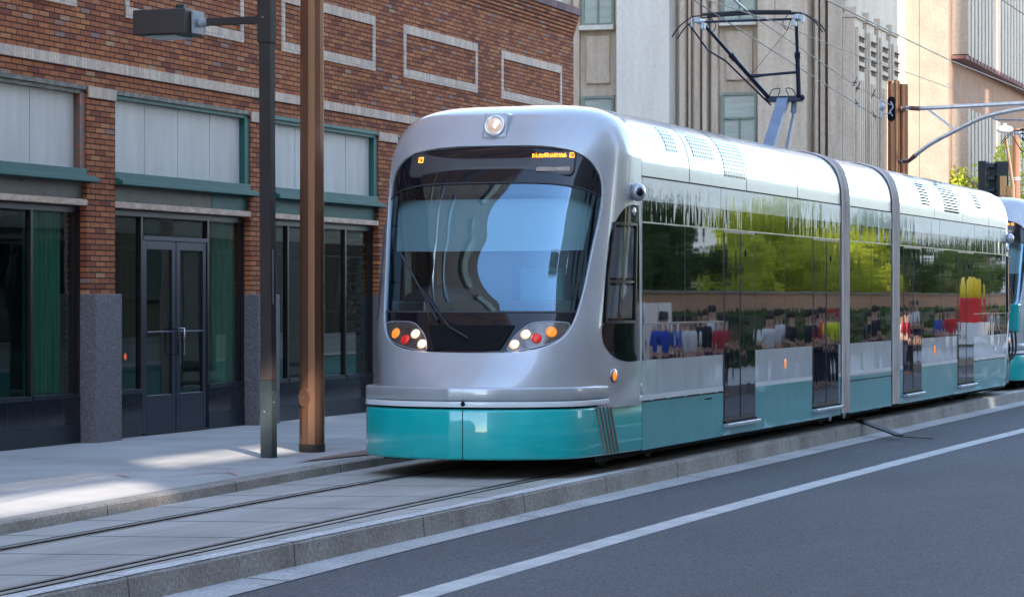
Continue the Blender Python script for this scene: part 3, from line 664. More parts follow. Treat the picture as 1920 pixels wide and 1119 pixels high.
        c = S(sg * .962, 3.01, .05, L); mo = MB().ball((c.x, c.y, c.z), .11, 18, 12, (.75, 1, .92)).build('mirror_camera', 'silver', root)
        MB().ball((c.x + sg * .018, c.y - .05, c.z), .075, 14, 8, (.85, .8, .8)).build('lens', 'black_gloss', mo)
        c = S(sg * .962, 2.80, .01, L); MB().ball((c.x, c.y, c.z), .04, 12, 8, (.5, 1, 1.2)).build('marker_lamp', 'lampglass', sw_)
        c = S(sg * .80, 1.04, .0, L); n = (S(sg * .8, 1.04, .05, L) - c).normalized(); rot = n.to_track_quat('Z', 'Y').to_matrix().to_4x4(); rot.translation = c
        to2 = MB().grid([[rot @ Vector((r * math.cos(2 * math.pi * k / 20), r * math.sin(2 * math.pi * k / 20) * 1.1, hh)) for k in range(20)] for r, hh in ((.072, 0), (.066, .018), (.05, .02))], True, True).build('turn_signal', 'chrome', root)
        MB().grid([[rot @ Vector((r * math.cos(2 * math.pi * k / 20), r * math.sin(2 * math.pi * k / 20) * 1.1, hh)) for k in range(20)] for r, hh in ((.05, .02), (.03, .034), (.001, .038))], True, True).build('signal_lens', 'amber', to2)
        # ribbed rubber strip on the bumper corner
        bo2 = MB()
        for k in range(5):
            u0 = 1.262 + .0075 * k; bo2.tube([bpt(sg * (u0 + .018 * t), .718 - .50 * t, .006, L) for t in (0, .25, .5, .75, 1)], .013, 6)
        bo2.build('ribbed_strip', 'strip_brown', root)
    bpy.data.objects.remove(cab)
M['cab_pane'] = mat('cab_pane_glass', (.10, .115, .13), .05, ior=1.7)
M['dish'] = mat('lamp_dish', (.75, .62, .45), .2, .7, emit=(1, .66, .34), es=.12)
M['lamp_back'] = varied('lamp_reflector', (.10, .085, .08), (.20, .18, .17), 12, .18); bsdf(M['lamp_back']).inputs['Metallic'].default_value = .6

PROF = [(.70, 1.36), (3.2, 1.36)] + [(z, w) for z, w in [(3.3, 1.358), (3.4, 1.355), (3.5, 1.338), (3.6, 1.31), (3.68, 1.275), (3.75, 1.23), (3.81, 1.17), (3.86, 1.1), (3.9, 1.02), (3.93, .93), (3.955, .82), (3.97, .7), (3.983, .55), (3.99, .4), (3.997, .2), (4.0, 0)]]
def roofpt(z, y, off=0): return (hermite(WT, z) + off, y, z + off * .6)
def body_section(root, y0, y1, panels):
    prof = PROF; full = [(w, z) for z, w in prof] + [(-w, z) for z, w in prof[::-1][1:]]
    rows = [[(x, y, z) for x, z in full if z <= 3.2 or True] for y in (y0, y1)]
    walls = MB()
    for sg in (-1, 1): walls.add([(sg * 1.36, y0, .70), (sg * 1.36, y1, .70), (sg * 1.36, y1, 3.2), (sg * 1.36, y0, 3.2)], [(0, 1, 2, 3)])
    walls.add([(-1.36, y0, .45), (1.36, y0, .45), (1.36, y1, .45), (-1.36, y1, .45)], [(0, 1, 2, 3)])
    for y in (y0, y1): walls.add([(x, y, z) for x, z in full], [tuple(range(len(full)))])
    b = walls.build('body', 'silver_side', root)
    ys = [y0 + (y1 - y0) * k / 12 for k in range(13)]
    rr = [(w, z) for z, w in prof if z >= 3.2]; rr = rr + [(-w, z) for w, z in rr[::-1][1:]]
    ro = MB().grid([[(x, y, z) for x, z in rr] for y in ys], True).build('roof_fairing', 'roof', root)
    for sg in (-1, 1): MB().box(sg * 1.352, sg * 1.366, y0, y1, 3.188, 3.204).build('roof_gutter', 'black', ro)
    for sg in (-1, 1):
        X = lambda d: (sg * 1.36, sg * (1.36 + d)) if sg > 0 else (sg * (1.36 + d), sg * 1.36)
        def pb(name, d, ya, yb, za, zb, m, par, bev=0): x = X(d); return MB().box(x[0], x[1], ya, yb, za, zb).build(name, m, par, bev)
        for ya, yb, kind in panels:
            e = .006
            if kind in ('end', 'mid', 'art'):
                sk = pb('skirt', .002, ya + e, yb - e, .20, .722 if kind != 'mid' else .745, 'teal_side', root)
                if kind == 'end':
                    pb('skirt_gap', .0015, ya, yb, .722, .742, 'black', sk)
                    n = 5
                    for k in range(n): q = ya + (yb - ya) * (k + .5) / n; pb('hinge', .012, q - .06, q + .06, .73, .742, 'chrome', sk)
                if kind == 'art':
                    pb('skirt_gap', .0025, ya, yb, .655, .672, 'black', sk)
                pb('white_stripe', .0025, ya, yb, .745, .80, 'stripe', b)
                lo = 1.58 if kind == 'end' else 1.20
                if kind == 'end': pb('lower_glass', .004, ya + e, yb - e, 1.185, 1.572, 'door_glass', b); pb('glass_trim', .007, ya, yb, 1.573, 1.588, 'chrome', b)
                n = 2; w = (yb - ya) / n
                if yb - ya > 1.2:
                    for k in range(n): pb('window', .005, ya + w * k + .012, ya + w * (k + 1) - .012, lo + .012, 2.685, 'side_glass', b)
                else: pb('window', .005, ya + .012, yb - .012, lo + .012, 2.685, 'side_glass', b)
            else:                                            # door
                for k in range(2):
                    w = (yb - ya) / 2; a = ya + w * k; l = pb('door_leaf', .006, a + .012, a + w - .012, .375, 2.70, 'dark_frame', root)
                    pb('door_glass', .010, a + .035, a + w - .03, .42, 2.66, 'door_glass', l)
                    if k: MB().ball((sg * 1.371, a + w * .35, 2.42), .035, 10, 6, (.3, 1, 1.4)).build('door_button', 'black', l)
                pb('door_step', .075, ya - .02, yb + .05, .30, .345, 'galv', root, .008); pb('step_riser', .03, ya, yb, .345, .372, 'black', root)
                pb('skirt', .002, ya, yb, .20, .298, 'teal_side', root)
                pb('door_surround', .003, ya - .02, yb + .02, .346, 2.70, 'rubber', b)
        pb('upper_glass', .004, y0 + .004, y1 - .004, 2.705, 2.935, 'band_glass', b); pb('cant_panel', .0045, y0 + .004, y1 - .004, 2.94, 3.186, 'cant_glass', b)
        pb('upper_trim', .008, y0, y1, 2.69, 2.702, 'chrome', b)
        n = max(1, round((y1 - y0) / 3.1))
        for k in range(1, n): q = y0 + (y1 - y0) * k / n; pb('panel_joint', .0055, q - .005, q + .005, 2.705, 3.186, 'black', b)
    return b, ro
def roof_seam(ro, y):
    full = [(w + .002, z + .002) for z, w in PROF if z >= 3.2]; full = full + [(-w, z) for w, z in full[::-1][1:]]
    MB().grid([[(x, y - .008, z) for x, z in full], [(x, y + .008, z) for x, z in full]], False).build('roof_seam', 'groove', ro)
def grille(ro, y0, y1, z0, z1, dy=.078, dz=.048, slot=False):
    mb = MB(); T = [(z, w) for z, w in PROF if z >= 3.2]
    arc = [0]
    for (a, b), (c, d) in zip(T, T[1:]): arc.append(arc[-1] + math.hypot(c - a, d - b))
    def at(l):
        for i in range(len(T) - 1):
            if l <= arc[i + 1]: t = (l - arc[i]) / (arc[i + 1] - arc[i]); return T[i][1] + (T[i + 1][1] - T[i][1]) * t, T[i][0] + (T[i + 1][0] - T[i][0]) * t, i
        return 0, 4, 0
    lz = lambda z: next(arc[i] + (z - T[i][0]) / (T[i + 1][0] - T[i][0]) * (arc[i + 1] - arc[i]) for i in range(len(T) - 1) if T[i][0] <= z <= T[i + 1][0])
    ls = []; l = lz(z0)
    while l < lz(z1): ls += [l, l + dz * .5]; l += dz
    ys = [y0, y1]
    if not slot:
        ys = []; y = y0
        while y < y1: ys += [y, y + dy * .5]; y += dy
    rows = []
    for l in ls:
        w0, za, _ = at(l); w1, zb, _ = at(l + .01); nx, nz = (zb - za), (w0 - w1); q = math.hypot(nx, nz); rows.append([(w0 + nx / q * .003, y, za + nz / q * .003) for y in ys])
    g_ = MB().grid(rows, True).build('vent_grille', 'roof', ro); g_.data.materials.append(M['groove']); nc = len(ys) - 1
    for p in g_.data.polygons:
        if (p.index // nc) % 2 == 0 and (p.index % nc) % 2 == 0: p.material_index = 1
def bellows(root, y0, y1):
    full = [(w, z) for z, w in [(.22, 1.36)] + PROF]; full = full + [(-w, z) for w, z in full[::-1]]
    rows = []; n = 10
    for k in range(n * 4 + 1):
        y = y0 + (y1 - y0) * k / (n * 4); d = .012 + .014 * math.sin(k / 4 * 2 * math.pi); rows.append([(x + math.copysign(d, x) * (1 if z < 3.9 else .3), y, z + (d if z > 3.6 else 0)) for x, z in full])
    b = MB().grid(rows, False).build('bellows', 'bellow', root)
    for k in range(4):
        y = y0 + (y1 - y0) * (k + .6) / 4.2; MB().grid([[(x + math.copysign(.029, x) * (1 if z < 3.9 else .3), y + e, z + (.029 if z > 3.6 else 0)) for x, z in full] for e in (0, .022)], False).build('bellows_rib', 'strip_brown', b)
    return b
def pantograph(root, y):
    p = MB().box(-.35, .35, y - 1.6, y + .3, 4.0, 4.06).build('pantograph', 'panto', root)
    k0 = Vector((0, y - .95, 4.05)); k1 = Vector((0, y + .0, 4.87))
    d = (k1 - k0); q = d.to_track_quat('Z', 'Y').to_matrix().to_4x4(); q.translation = k0
    MB().box(-.085, .085, -.055, .055, 0, d.length, q).build('lower_arm', 'panto_arm', p, bevel=.008)
    MB().tube([(.16, y - .5, 4.03), (.14, y + .12, 4.72)], .022, 8).tube([(.14, y + .10, 4.68), (.14, y + .125, 4.86)], .045, 8).build('push_rod', 'panto_arm', p)
    hb = y - 2.05; hz = 5.93
    MB().box(-.24, .28, y - .05, y + .12, 4.84, 4.93).ball((-.24, y + .03, 4.9), .055, 10, 8).ball((.28, y + .03, 4.9), .05, 10, 8).build('knuckle', 'panto', p, bevel=.008)
    L0, L1 = Vector((-.22, y + .02, 4.9)), Vector((-.70, hb, hz - .06)); R0, R1 = Vector((.24, y + .02, 4.9)), Vector((.70, hb, hz - .06))
    for a, b in ((L0, L1), (R0, R1)):
        m_ = a + (b - a) * .55
        MB().tube([a, m_], .036, 10).tube([m_ - (b - a) * .02, m_ + (b - a) * .03], .046, 10).tube([m_, b], .027, 10).build('upper_arm', 'panto', p)
    ca, cb = L0 + (L1 - L0) * .30, R0 + (R1 - R0) * .34
    MB().tube([ca, ca + (cb - ca) * .3, ca + (cb - ca) * .3, cb], [.035, .02, .02, .022], 8).build('cross_tie', 'panto', p)
    MB().tube([ca, R1], .004, 4).build('stay_wire', 'wire', p)
    MB().tube([(-.86, hb - .1, hz - .10), (-.74, hb + .45, hz - .42), (-.55, hb + .75, hz - .56), (-.2, y + .02, 4.8)], .014, 6).build('control_rod', 'panto', p)
    head = MB().tube([(-.72, hb, hz - .05), (.72, hb, hz - .05)], .018, 8).build('head_bar', 'panto', p)
    for dy in (-.14, .14):
        pts = catmull([(-1.12, hb + dy, hz - .27), (-1.02, hb + dy, hz - .13), (-.86, hb + dy, hz - .01), (-.70, hb + dy, hz + .03), (0, hb + dy, hz + .055), (.70, hb + dy, hz + .03), (.86, hb + dy, hz - .01), (1.02, hb + dy, hz - .13), (1.12, hb + dy, hz - .27)], 6)
        MB().tube(pts, .011, 6).build('horn_bar', 'carbon', head)
        MB().tube([(-.66, hb + dy, hz + .045), (0, hb + dy, hz + .068), (.66, hb + dy, hz + .045)], .024, 6).build('carbon_strip', 'carbon', head)
    for sg in (-1, 1):
        MB().box(sg * .74 - .045, sg * .74 + .045, hb - .17, hb + .17, hz - .07, hz + .0).box(sg * .68 - .03, sg * .68 + .03, hb - .08, hb + .02, hz - .16, hz - .05).box(sg * .82 - .02, sg * .82 + .02, hb - .16, hb - .1, hz - .13, hz).build('spring_box', 'galv', head, bevel=.01)
        MB().tube(catmull([(sg * .22, y, 4.9), (sg * .16, y - .06, 5.02), (sg * .05, y - .02, 5.04), (sg * .08, y + .02, 4.94)], 5), .008, 5).build('jumper_cable', 'rubber', p)
        MB().tube(catmull([(sg * .62, hb, hz - .05), (sg * .56, hb, hz - .2), (sg * .5, hb, hz - .1), (sg * .58, hb, hz + .02)], 5), .007, 5).build('jumper_cable', 'rubber', head)
def build_tram(root):
    build_cab(root, CL)
    E0 = 26.48
    b1, r1 = body_section(root, 2.385, 12.21, [(2.385, 5.79, 'end'), (5.79, 7.31, 'door'), (7.31, 10.46, 'mid'), (10.46, 12.04, 'door'), (12.04, 12.21, 'mid')])
    b2, r2 = body_section(root, 12.74, 15.78, [(12.74, 15.78, 'art')])
    b3, r3 = body_section(root, 16.34, E0, [(16.34, 16.67, 'mid'), (16.67, 18.16, 'door'), (18.16, 21.42, 'mid'), (21.42, 23.01, 'door'), (23.01, E0, 'end')])
    bellows(root, 12.215, 12.735); bellows(root, 15.785, 16.335)
    for y in (4.3, 6.9, 9.6): roof_seam(r1, y)
    for y in (19.3, 21.9, 24.6): roof_seam(r3, y)
    grille(r1, 3.45, 3.85, 3.53, 3.80); grille(r1, 4.55, 5.45, 3.52, 3.76); grille(r1, 5.85, 6.8, 3.34, 3.93)
    grille(r3, 18.2, 18.9, 3.4, 3.9, dz=.05, slot=True); grille(r3, 20.2, 21.6, 3.34, 3.93, dz=.05, slot=True); grille(r3, 23.4, 23.9, 3.5, 3.8, dz=.06, slot=True)
    for q in (8.9, 19.3):
        c = MB().ball((1.362, q, 1.0), .045, 12, 8, (.3, .8, 1.5)).build('side_signal', 'amber', b1 if q < 12 else b3)
    MB().box(1.362, 1.3645, 4.95, 5.25, .665, .68).build('access_slot', 'groove', b1)
    un = MB()
    for y0, y1 in ((1.2, 12.1), (12.8, 15.7), (16.4, 27.4)): un.box(-1.2, 1.2, y0, y1, .13, .5)  # underframe reaches low in black, standing in for shade under the tram
    un.build('underframe', 'black', root)
    for y in (3.6, 14.3, 24.8):
        bg = MB().box(-1.0, 1.0, y - 1.2, y + 1.2, .17, .4).build('bogie', 'black', root)
        for dy in (-.9, .9):
            for sg in (-1, 1): MB().tube([(sg * .68, y + dy, .33), (sg * .80, y + dy, .33)], .33, 24, False).build('wheel', 'rubber', bg)
    for y in (12.2, 13.1): MB().tube([(1.2, y, .24), (1.2, y, .11)], [.06, .02], 8).build('drain_nozzle', 'lampglass', root)
    pantograph(root, 14.3)
    # rear cab: the same nose turned round and a little shorter
    kids = [c for c in root.children]
    tmp = thing('rear_cab_pivot', '', None); del tmp['label']; build_cab(tmp, 1.65)
    # mesh data of the rear nose is rotated half a turn
    Rm = Matrix.Translation((0, E0 + CL, 0)) @ Matrix.Rotation(math.pi, 4, 'Z')
    for c in list(tmp.children):
        c.data.transform(Rm); c.parent = root
        for d in c.children: d.data.transform(Rm)
    bpy.data.objects.remove(tmp)
    MB().box(-.15, .15, E0 + 1.4, E0 + 2.2, .45, .7).build('coupler', 'rubber', root)
tram = thing('tram', 'nearest silver and teal tram, with lit headlamps below its large dark windshield', 'tram', W(-10.08, 26.5, 0), -TH, 'coupled trams on the street track')
build_tram(tram)
tram2 = copy_tree(tram); tram2.location = W(-10.08, 55.35, 0); tram2['label'] = 'second silver tram coupled behind the first, cut off by the right edge'
hose = thing('coupler_cables', 'black jumper cables and teal box hanging between the two trams', 'cable', W(-10.08, 54.7, 0), -TH)
for k in range(4): MB().tube(catmull([(1.0 + .07 * k, -.1, 1.15), (1.02 + .07 * k, .1 + .05 * k, 1.2), (1.05 + .06 * k, .3, .8), (1.0 + .05 * k, .1, .35 + .1 * k), (1.1, .4, .9)], 6), .022, 6).build('cable', 'rubber', hose)
MB().box(1.0, 1.3, .25, .5, 1.18, 1.75).build('cable_box', 'teal', hose, bevel=.02)

# ================================================================ POLES AND LAMPS
def lamp_post():
    t = thing('street_lamp', 'dark brown square lamp post with boxy downlight on an arm, before the shopfront', 'street lamp', W(-12.70, 27.81, .10), -TH)
    t.rotation_euler = (0, R(-.3), -TH)
    MB().box(-.068, .068, -.068, .068, .86, 6.5).build('post', 'post', t, bevel=.006)
    MB().box(-.069, .069, -.069, .069, 0, .859).build('post_base', 'post_low', t)
    sl = MB().box(-.08, .08, -.08, .08, 4.58, 5.3).build('sleeve', 'post', t, bevel=.004)
    MB().tube([(-.01, -.082, 4.86), (-.01, -.09, 4.86)], .014, 8).build('bolt', 'chrome', sl)
    MB().box(-.74, -.08, -.035, .035, 4.80, 4.88).build('arm', 'post', t, bevel=.004)
    MB().tube([(-.82, 0, 4.83), (-.72, 0, 4.84)], .05, 12).box(-.86, -.83, -.13, .13, 4.71, 4.96).build('knuckle', 'fixture_grey', t, bevel=.006)
    hd = MB().box(-1.52, -.87, -.26, .26, 4.70, 4.98).build('lamp_head', 'fixture', t, bevel=.012)
    MB().box(-1.4, -1.0, -.2, .2, 4.675, 4.699).build('lamp_lens', 'lens', hd, bevel=.01)
    MB().box(-1.10, -1.0, -.04, .06, 4.98, 5.05).build('photocell', 'signal', hd, bevel=.01)
    MB().box(.070, .074, -.03, -.018, 1.7, 2.3).build('tape_strip', 'fixture_grey', t)
lamp_post()
def facet_pole(root, r0, r1, h, n=16, name='shaft', z0=0):
    rows = [[(r * math.cos(2 * math.pi * k / n + .1), r * math.sin(2 * math.pi * k / n + .1), z) for k in range(n)] for z, r in ((z0, r0), (h, r1))]
    mb = MB().grid(rows, False, True); mb.add(rows[1], [tuple(range(n))]); return mb.build(name, 'bronze', root)
bp = thing('catenary_pole', 'tall bronze faceted pole standing between the lamp post and the tram nose', 'pole', (-2.2957, 31.62, .11), -TH)
facet_pole(bp, .148, .126, 9.5, 12, z0=.07)
MB().tube([(0, 0, -.02), (0, 0, .085)], .152, 24, False).build('base_collar', 'bronze_dark', bp)
hh = MB(); ow = [(math.cos(q) * .075, .11 * math.sin(q)) for q in [2 * math.pi * k / 24 for k in range(24)]]
hh.prism(ow, -.158, -.135); ho = hh.build('hand_hole_cover', 'bronze', bp, bevel=.004); ho.location = (0, 0, .62); ho.rotation_euler = (0, 0, R(-14))
MB().ball((0, -.16, 0), .009, 8, 6).build('screw', 'chrome', ho)
# far pole with bracket arms
fp = thing('catenary_pole', 'twin bronze pole with oval opening carrying grey bracket arms beside pale building', 'pole', px(1675, 559, 61) * Vector((1, 1, 0)), -TH)
fp.location.z = .1
facet_pole(fp, .165, .155, 6.52, 24)
MB().tube([(0, 0, 6.5), (0, 0, 6.56)], .168, 24, False).build('pole_cap', 'bronze', fp)
tw = [(.21 + .10 * math.cos(2 * math.pi * k / 16), .12 + .10 * math.sin(2 * math.pi * k / 16)) for k in range(16)]
MB().prismz(tw, 0, 6.5).build('second_shaft', 'bronze', fp)
MB().ball((.19, -.0, 5.95), .085, 12, 8).build('shaft_knob', 'bronze', fp)
o_ = [(.085 * math.cos(q), max(-.19, min(.19, 0)) + (.19 if math.sin(q) > 0 else -.19) + .085 * math.sin(q)) for q in [2 * math.pi * k / 24 for k in range(24)]]
hb_ = MB().prism([(x, z + 5.94) for x, z in o_], -.175, -.12).build('cable_opening', 'black', fp); hb_.rotation_euler = (0, 0, R(-5)); 
MB().tube(catmull([(-.02, -.18, 6.1), (.03, -.19, 5.98), (-.03, -.19, 5.88), (.02, -.18, 5.78)], 5), .018, 6).build('insulator_coil', 'galv', fp)
def P(x, y, Z): return fp.matrix_basis.inverted() @ px(x, y, Z)
bpy.context.view_layer.update()
ra = MB().tube([P(1690, 203, 61), P(1708, 203, 60.7)], .025, 8); ra.tube([P(1722, 204, 60.6), P(1990, 190, 54)], .045, 10)
br = ra.build('bracket_arm', 'galv', fp)
MB().tube([P(1706, 203, 60.8), P(1724, 204, 60.5)], .05, 8).build('insulator', 'insul', br)
cu = MB().tube([P(*p) for p in catmull([(1712, 295, 60.7), (1745, 270, 60), (1790, 246, 59), (1840, 222, 57.6), (1880, 211, 56.4), (1925, 203, 55), (1990, 196, 53)], 4)], .045, 10).build('curved_arm', 'galv', fp)
MB().tube([P(1690, 303, 61), P(1703, 303, 60.8), P(1716, 292, 60.6)], [.03, .04, .055], 8).build('insulator', 'insul', cu)
MB().tube([P(1742, 207, 60), P(1790, 243, 59)], .022, 8).build('brace', 'galv', fp); MB().tube([P(1858, 218, 57), P(1868, 225, 57), P(1990, 226, 54)], .018, 8).build('steady_arm', 'galv', fp)
for yy in (203, 303): MB().tube([P(1672, yy, 61.2), P(1700, yy, 60.9)], .05, 10).build('clamp', 'galv', fp)
# wires
def wire(name, label, pts, r, m='wire', grp='overhead tram wires', extras=None):
    P3 = [p if isinstance(p, Vector) else px(*p) for p in pts]; t = MB().tube(P3, r, 6).build(name, m); tag(t, label, 'wire', grp)
    return t
w1 = wire('contact_wire', 'lower left overhead wire running from behind the pantograph head down to the bracket frame', [Vector((-11, -40, 6.0)), (1300, 0, 37), (1340, 26, 38.9), (1462, 104, 45), (1565, 170, 53), (1652, 224, 60)], .009)
MB().box(-.02, .02, -.02, .02, -.02, .02).build('wire_clamp', 'galv', w1).location = px(1608, 197, 56)
w2 = wire('contact_wire', 'overhead wire ending in the upper corner of the bracket frame', [Vector((-9.5, -40, 6.3)), (1375, 0, 37), (1415, 33, 39), (1500, 90, 46), (1608, 164, 56), (1650, 186, 60)], .009)
for (x, y, Z) in ((1603, 155, 55.5), (1608, 166, 56), (1637, 178, 59)):
    MB().tube([(-.04, 0, -.08), (.05, .0, .12)], .012, 6).ball((0, 0, 0), .03, 8, 6, (1.6, 1, .8)).build('insulator', 'insul', w2).location = px(x, y, Z)
for (x, y, Z) in ((1607, 195, 56), (1640, 218, 59)):
    MB().tube([(-.04, 0, .1), (.03, .0, -.06)], .011, 6).ball((0, 0, 0), .028, 8, 6, (1.6, 1, .8)).build('insulator', 'insul', w1).location = px(x, y, Z)
fr = MB().tube([px(1649, 184, 60), px(1653, 225, 60)], .02, 6).tube([px(1649, 186, 60), px(1675, 200, 61)], .012, 6).tube([px(1653, 212, 60), px(1675, 213, 61)], .012, 6).ball(tuple(px(1654, 200, 60)), .06, 10, 8, (1, 1, 1.5)).build('wire_tension_frame', 'galv'); tag(fr, 'small grey tension frame tying two overhead wires to the twin bronze pole', 'wire frame')
wire('messenger_wire', 'long overhead wire crossing in front of the pilasters towards the right edge', [Vector((-12, -40, 6.6)), (1323, 0, 33), (1452, 41, 38), (1580, 94, 46), (1652, 119, 51), (1778, 164, 63), (1912, 222, 85), (1950, 240, 95)], .007)
wire('messenger_wire', 'highest overhead wire sloping down across the brown building', [(1520, -14, 33), (1548, 0, 34), (1650, 50, 42), (1778, 112, 55), (1916, 168, 80), (1980, 195, 100)], .010)
wire('messenger_wire', 'thin overhead wire below the highest one in front of the brown building', [(1776, 157, 61), (1850, 186, 75), (1960, 232, 95)], .006)
wire('span_wire', 'short dark wire across the extreme top right corner', [(1850, -15, 60), (1878, 0, 60), (1945, 44, 60)], .008)
wire('span_wire', 'grey feeder wire crossing behind the pantograph head at the top', [(1360, -16, 38), (1403, 22, 41)], .012, 'galv')
wire('dropper_wire', 'thin vertical dropper above the right end of the pantograph head', [(1453, -10, 41), (1453, 40, 41)], .004)
# far street furniture at the right edge
p2 = thing('catenary_pole', 'sunlit bronze pole beyond the second tram, topped in front of the street trees', 'pole', px(1905, 559, 85) * Vector((1, 1, 0)), -TH)
facet_pole(p2, .14, .13, 7.1, 16)
for z in (5.5, 5.56, 3.5, 3.56): MB().tube([(0, 0, z), (0, 0, z + .03)], .155, 16, False).build('band_clamp', 'galv', p2)
sl2 = thing('street_lamp', 'white globe street lamp on a thin leaning reddish pole at the right edge', 'street lamp', px(1899, 559, 82) * Vector((1, 1, 0)), 0)
MB().tube([(0, 0, 0), (0, 0, 5.2), (-.22, 0, 6.7)], [.06, .05, .035], 8).build('mast', 'bronze', sl2)
MB().ball((-.24, 0, 6.88), .24, 16, 10, (1.05, 1.05, .5)).tube([(-.24, 0, 6.95), (-.24, 0, 7.06)], .05, 8).build('globe', 'white', sl2)
def signal(x, y, Z, label, face):
    o = thing('traffic_signal', label, 'traffic signal', px(x, y, Z), face, 'traffic signals beyond the second tram')
    MB().box(-.17, .17, .0, .22, -.5, .5).build('housing', 'signal', o, bevel=.02)
    for k in (-1, 0, 1):
        mb = MB(); mb.grid([[(.13 * math.cos(t), yy, .32 * k + .13 * math.sin(t)) for t in [math.pi * q / 10 - .3 for q in range(12)]] for yy in (0, -.22)], True); mb.build('visor', 'signal', o)
        MB().tube([(0, 0, .32 * k), (0, -.02, .32 * k)], .11, 14, False).build('lens', 'lens_dark', o)
    return o
M['lens_dark'] = mat('unlit_lens', (.03, .035, .03), .3)
ts = signal(1852, 337, 74, 'black traffic signal with visors seen side on, left of the pair above the tram roof', R(62))
MB().tube([(0, .1, -.5), (0, .1, -3.9)], .05, 8).build('mast', 'signal', ts)
ts2 = signal(1878, 338, 74.5, 'flat black back of the traffic signal nearer the bronze pole, right of the pair', R(175))
MB().tube([(0, .1, -.5), (0, .1, -3.9)], .05, 8).build('mast', 'signal', ts2); MB().box(.17, .45, .03, .06, -.45, .45).build('backplate', 'signal', ts2)
ob = thing('ochre_cabinet', 'small ochre cabinet on a post in front of the right traffic signal', 'cabinet', px(1881, 350, 73), -TH)
MB().box(-.08, .08, -.05, .05, -.25, .28).box(.09, .22, .0, .08, -.25, .02).build('box', 'orange_box', ob, bevel=.01); MB().tube([(0, 0, -.25), (0, 0, -4.7)], .035, 8).build('post', 'bronze', ob)
# strip of debris on the kerb
db = MB()
for a, b, w_, h_ in (((-8.86, 40.5, .035), (-8.05, 39.6, -.14), .06, .012), ((-8.05, 39.6, -.15), (-7.55, 39.5, -.165), .03, .008), ((-8.95, 40.75, .03), (-8.7, 40.25, .05), .02, .01)):
    a, b = Vector(a), Vector(b); d = b - a; q = d.to_track_quat('Y', 'Z').to_matrix().to_4x4(); q.translation = a; db.box(-w_, w_, 0, d.length, 0, h_ * 2, q)
dbo = db.build('rubber_strip', 'rubber'); dbo.rotation_euler = (0, 0, -TH); tag(dbo, 'black strip of torn rubber lying over the kerb edge onto the road', 'debris')

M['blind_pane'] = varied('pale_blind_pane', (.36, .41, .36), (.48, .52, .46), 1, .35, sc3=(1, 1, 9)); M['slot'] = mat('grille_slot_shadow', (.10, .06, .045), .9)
# ================================================================ BEIGE BUILDING (beyond the side street)
hb2 = building_root('stone_building', 'tall pale beige stone building with fluted pilasters and green framed windows behind the tram', 'building', 46.8)
RX = .9; HT = 24
mb = MB().box(RX, 7.9, 0.02, 26, 0, HT); mb.build('wall', 'beige', hb2)
for q0, q1, m_, nm in ((4.86, 6.41, 'pier_white', 'pier'), (.94, 2.33, 'beige', 'pier'), (8.0, 9.5, 'pier_white', 'pier'), (12.2, 13.8, 'pier_white', 'pier'), (-.0, .25, 'beige', 'corner_pier')):
    MB().box(0 if nm == 'pier' else .3, RX + .1, q0, q1, 0, HT).build(nm, m_, hb2, bevel=.03)
for q0, q1, x0 in ((.25, .42, .36), (.52, .66, .5), (.74, .84, .62), (3.62, 3.8, .6), (3.9, 4.03, .45), (4.12, 4.3, .6), (4.42, 4.5, .7), (2.33, 2.46, .55), (6.46, 6.62, .7), (7.72, 7.9, .7), (4.55, 4.72, .55)):
    MB().box(x0, RX + .05, q0, q1, 0, HT).build('flute', 'beige', hb2, bevel=.02)
for q0, q1 in ((2.54, 3.55), (6.72, 7.66), (9.7, 10.7), (14, 15)):
    for k in range(-1, 4):
        z0 = 5.55 + k * 2.3
        if z0 < 1: continue
        zb = {0: 5.4, 1: 9.66, -1: 2.0, 2: 13.9, 3: 18.1}[k]; zt = zb + 2.25
        fr = MB().box(.80, .96, q0, q0 + .07, zb, zt).box(.80, .96, q1 - .07, q1, zb, zt).box(.80, .96, q0 + .07, q1 - .07, zt - .08, zt).box(.80, .96, q0 + .07, q1 - .07, zb, zb + .07).box(.79, .96, q0 + .07, q1 - .07, zb + 1.5, zb + 1.56).box(.81, .96, (q0 + q1) / 2 - .03, (q0 + q1) / 2 + .03, zb + .07, zb + 1.5)
        wo = fr.build('window', 'sage', hb2)
        MB().box(.86, .88, q0 + .07, q1 - .07, zb + .07, zt - .08).build('pane', 'blind_pane', wo)
        MB().box(.62, .95, q0 - .04, q1 + .04, zb - .14, zb - .005).build('sill', 'pier_white', wo, bevel=.01)
        if k < 3: MB().box(.80, .92, q0 + .12, q1 - .12, zt + .35, zt + 1.72).build('spandrel_panel', 'beige', hb2, bevel=.02)
# street side with four art deco pilasters
MB().box(.3, 8.6, -.0, .4, 0, HT).build('street_wall', 'beige', hb2)
for k, (a, b) in enumerate([(.34, 1.46), (2.06, 3.13), (3.76, 4.95), (5.61, 6.6)]):
    pil = MB().box(a, b, -.34, -.001, 0, 9.6).box(a + .1, b - .1, -.42, -.34, 0, 9.35).box(a - .04, b + .04, -.40, 0, 9.6, 9.72).box(a + .15, b - .15, -.36, 0, 9.72, 9.92).build('pilaster', 'beige', hb2, bevel=.015)
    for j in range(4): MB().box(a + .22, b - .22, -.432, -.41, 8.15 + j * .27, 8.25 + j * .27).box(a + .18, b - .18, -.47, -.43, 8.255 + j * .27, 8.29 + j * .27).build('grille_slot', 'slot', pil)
    for j in range(3): MB().box(a + .2 + .24 * j, a + .3 + .24 * j, -.46, -.42, 5.4, 7.9).build('flute', 'beige', pil)
    MB().ball(((a + b) / 2, -.40, 5.15), .17, 10, 8, (1.2, .7, 1.5)).build('scroll', 'beige', pil)
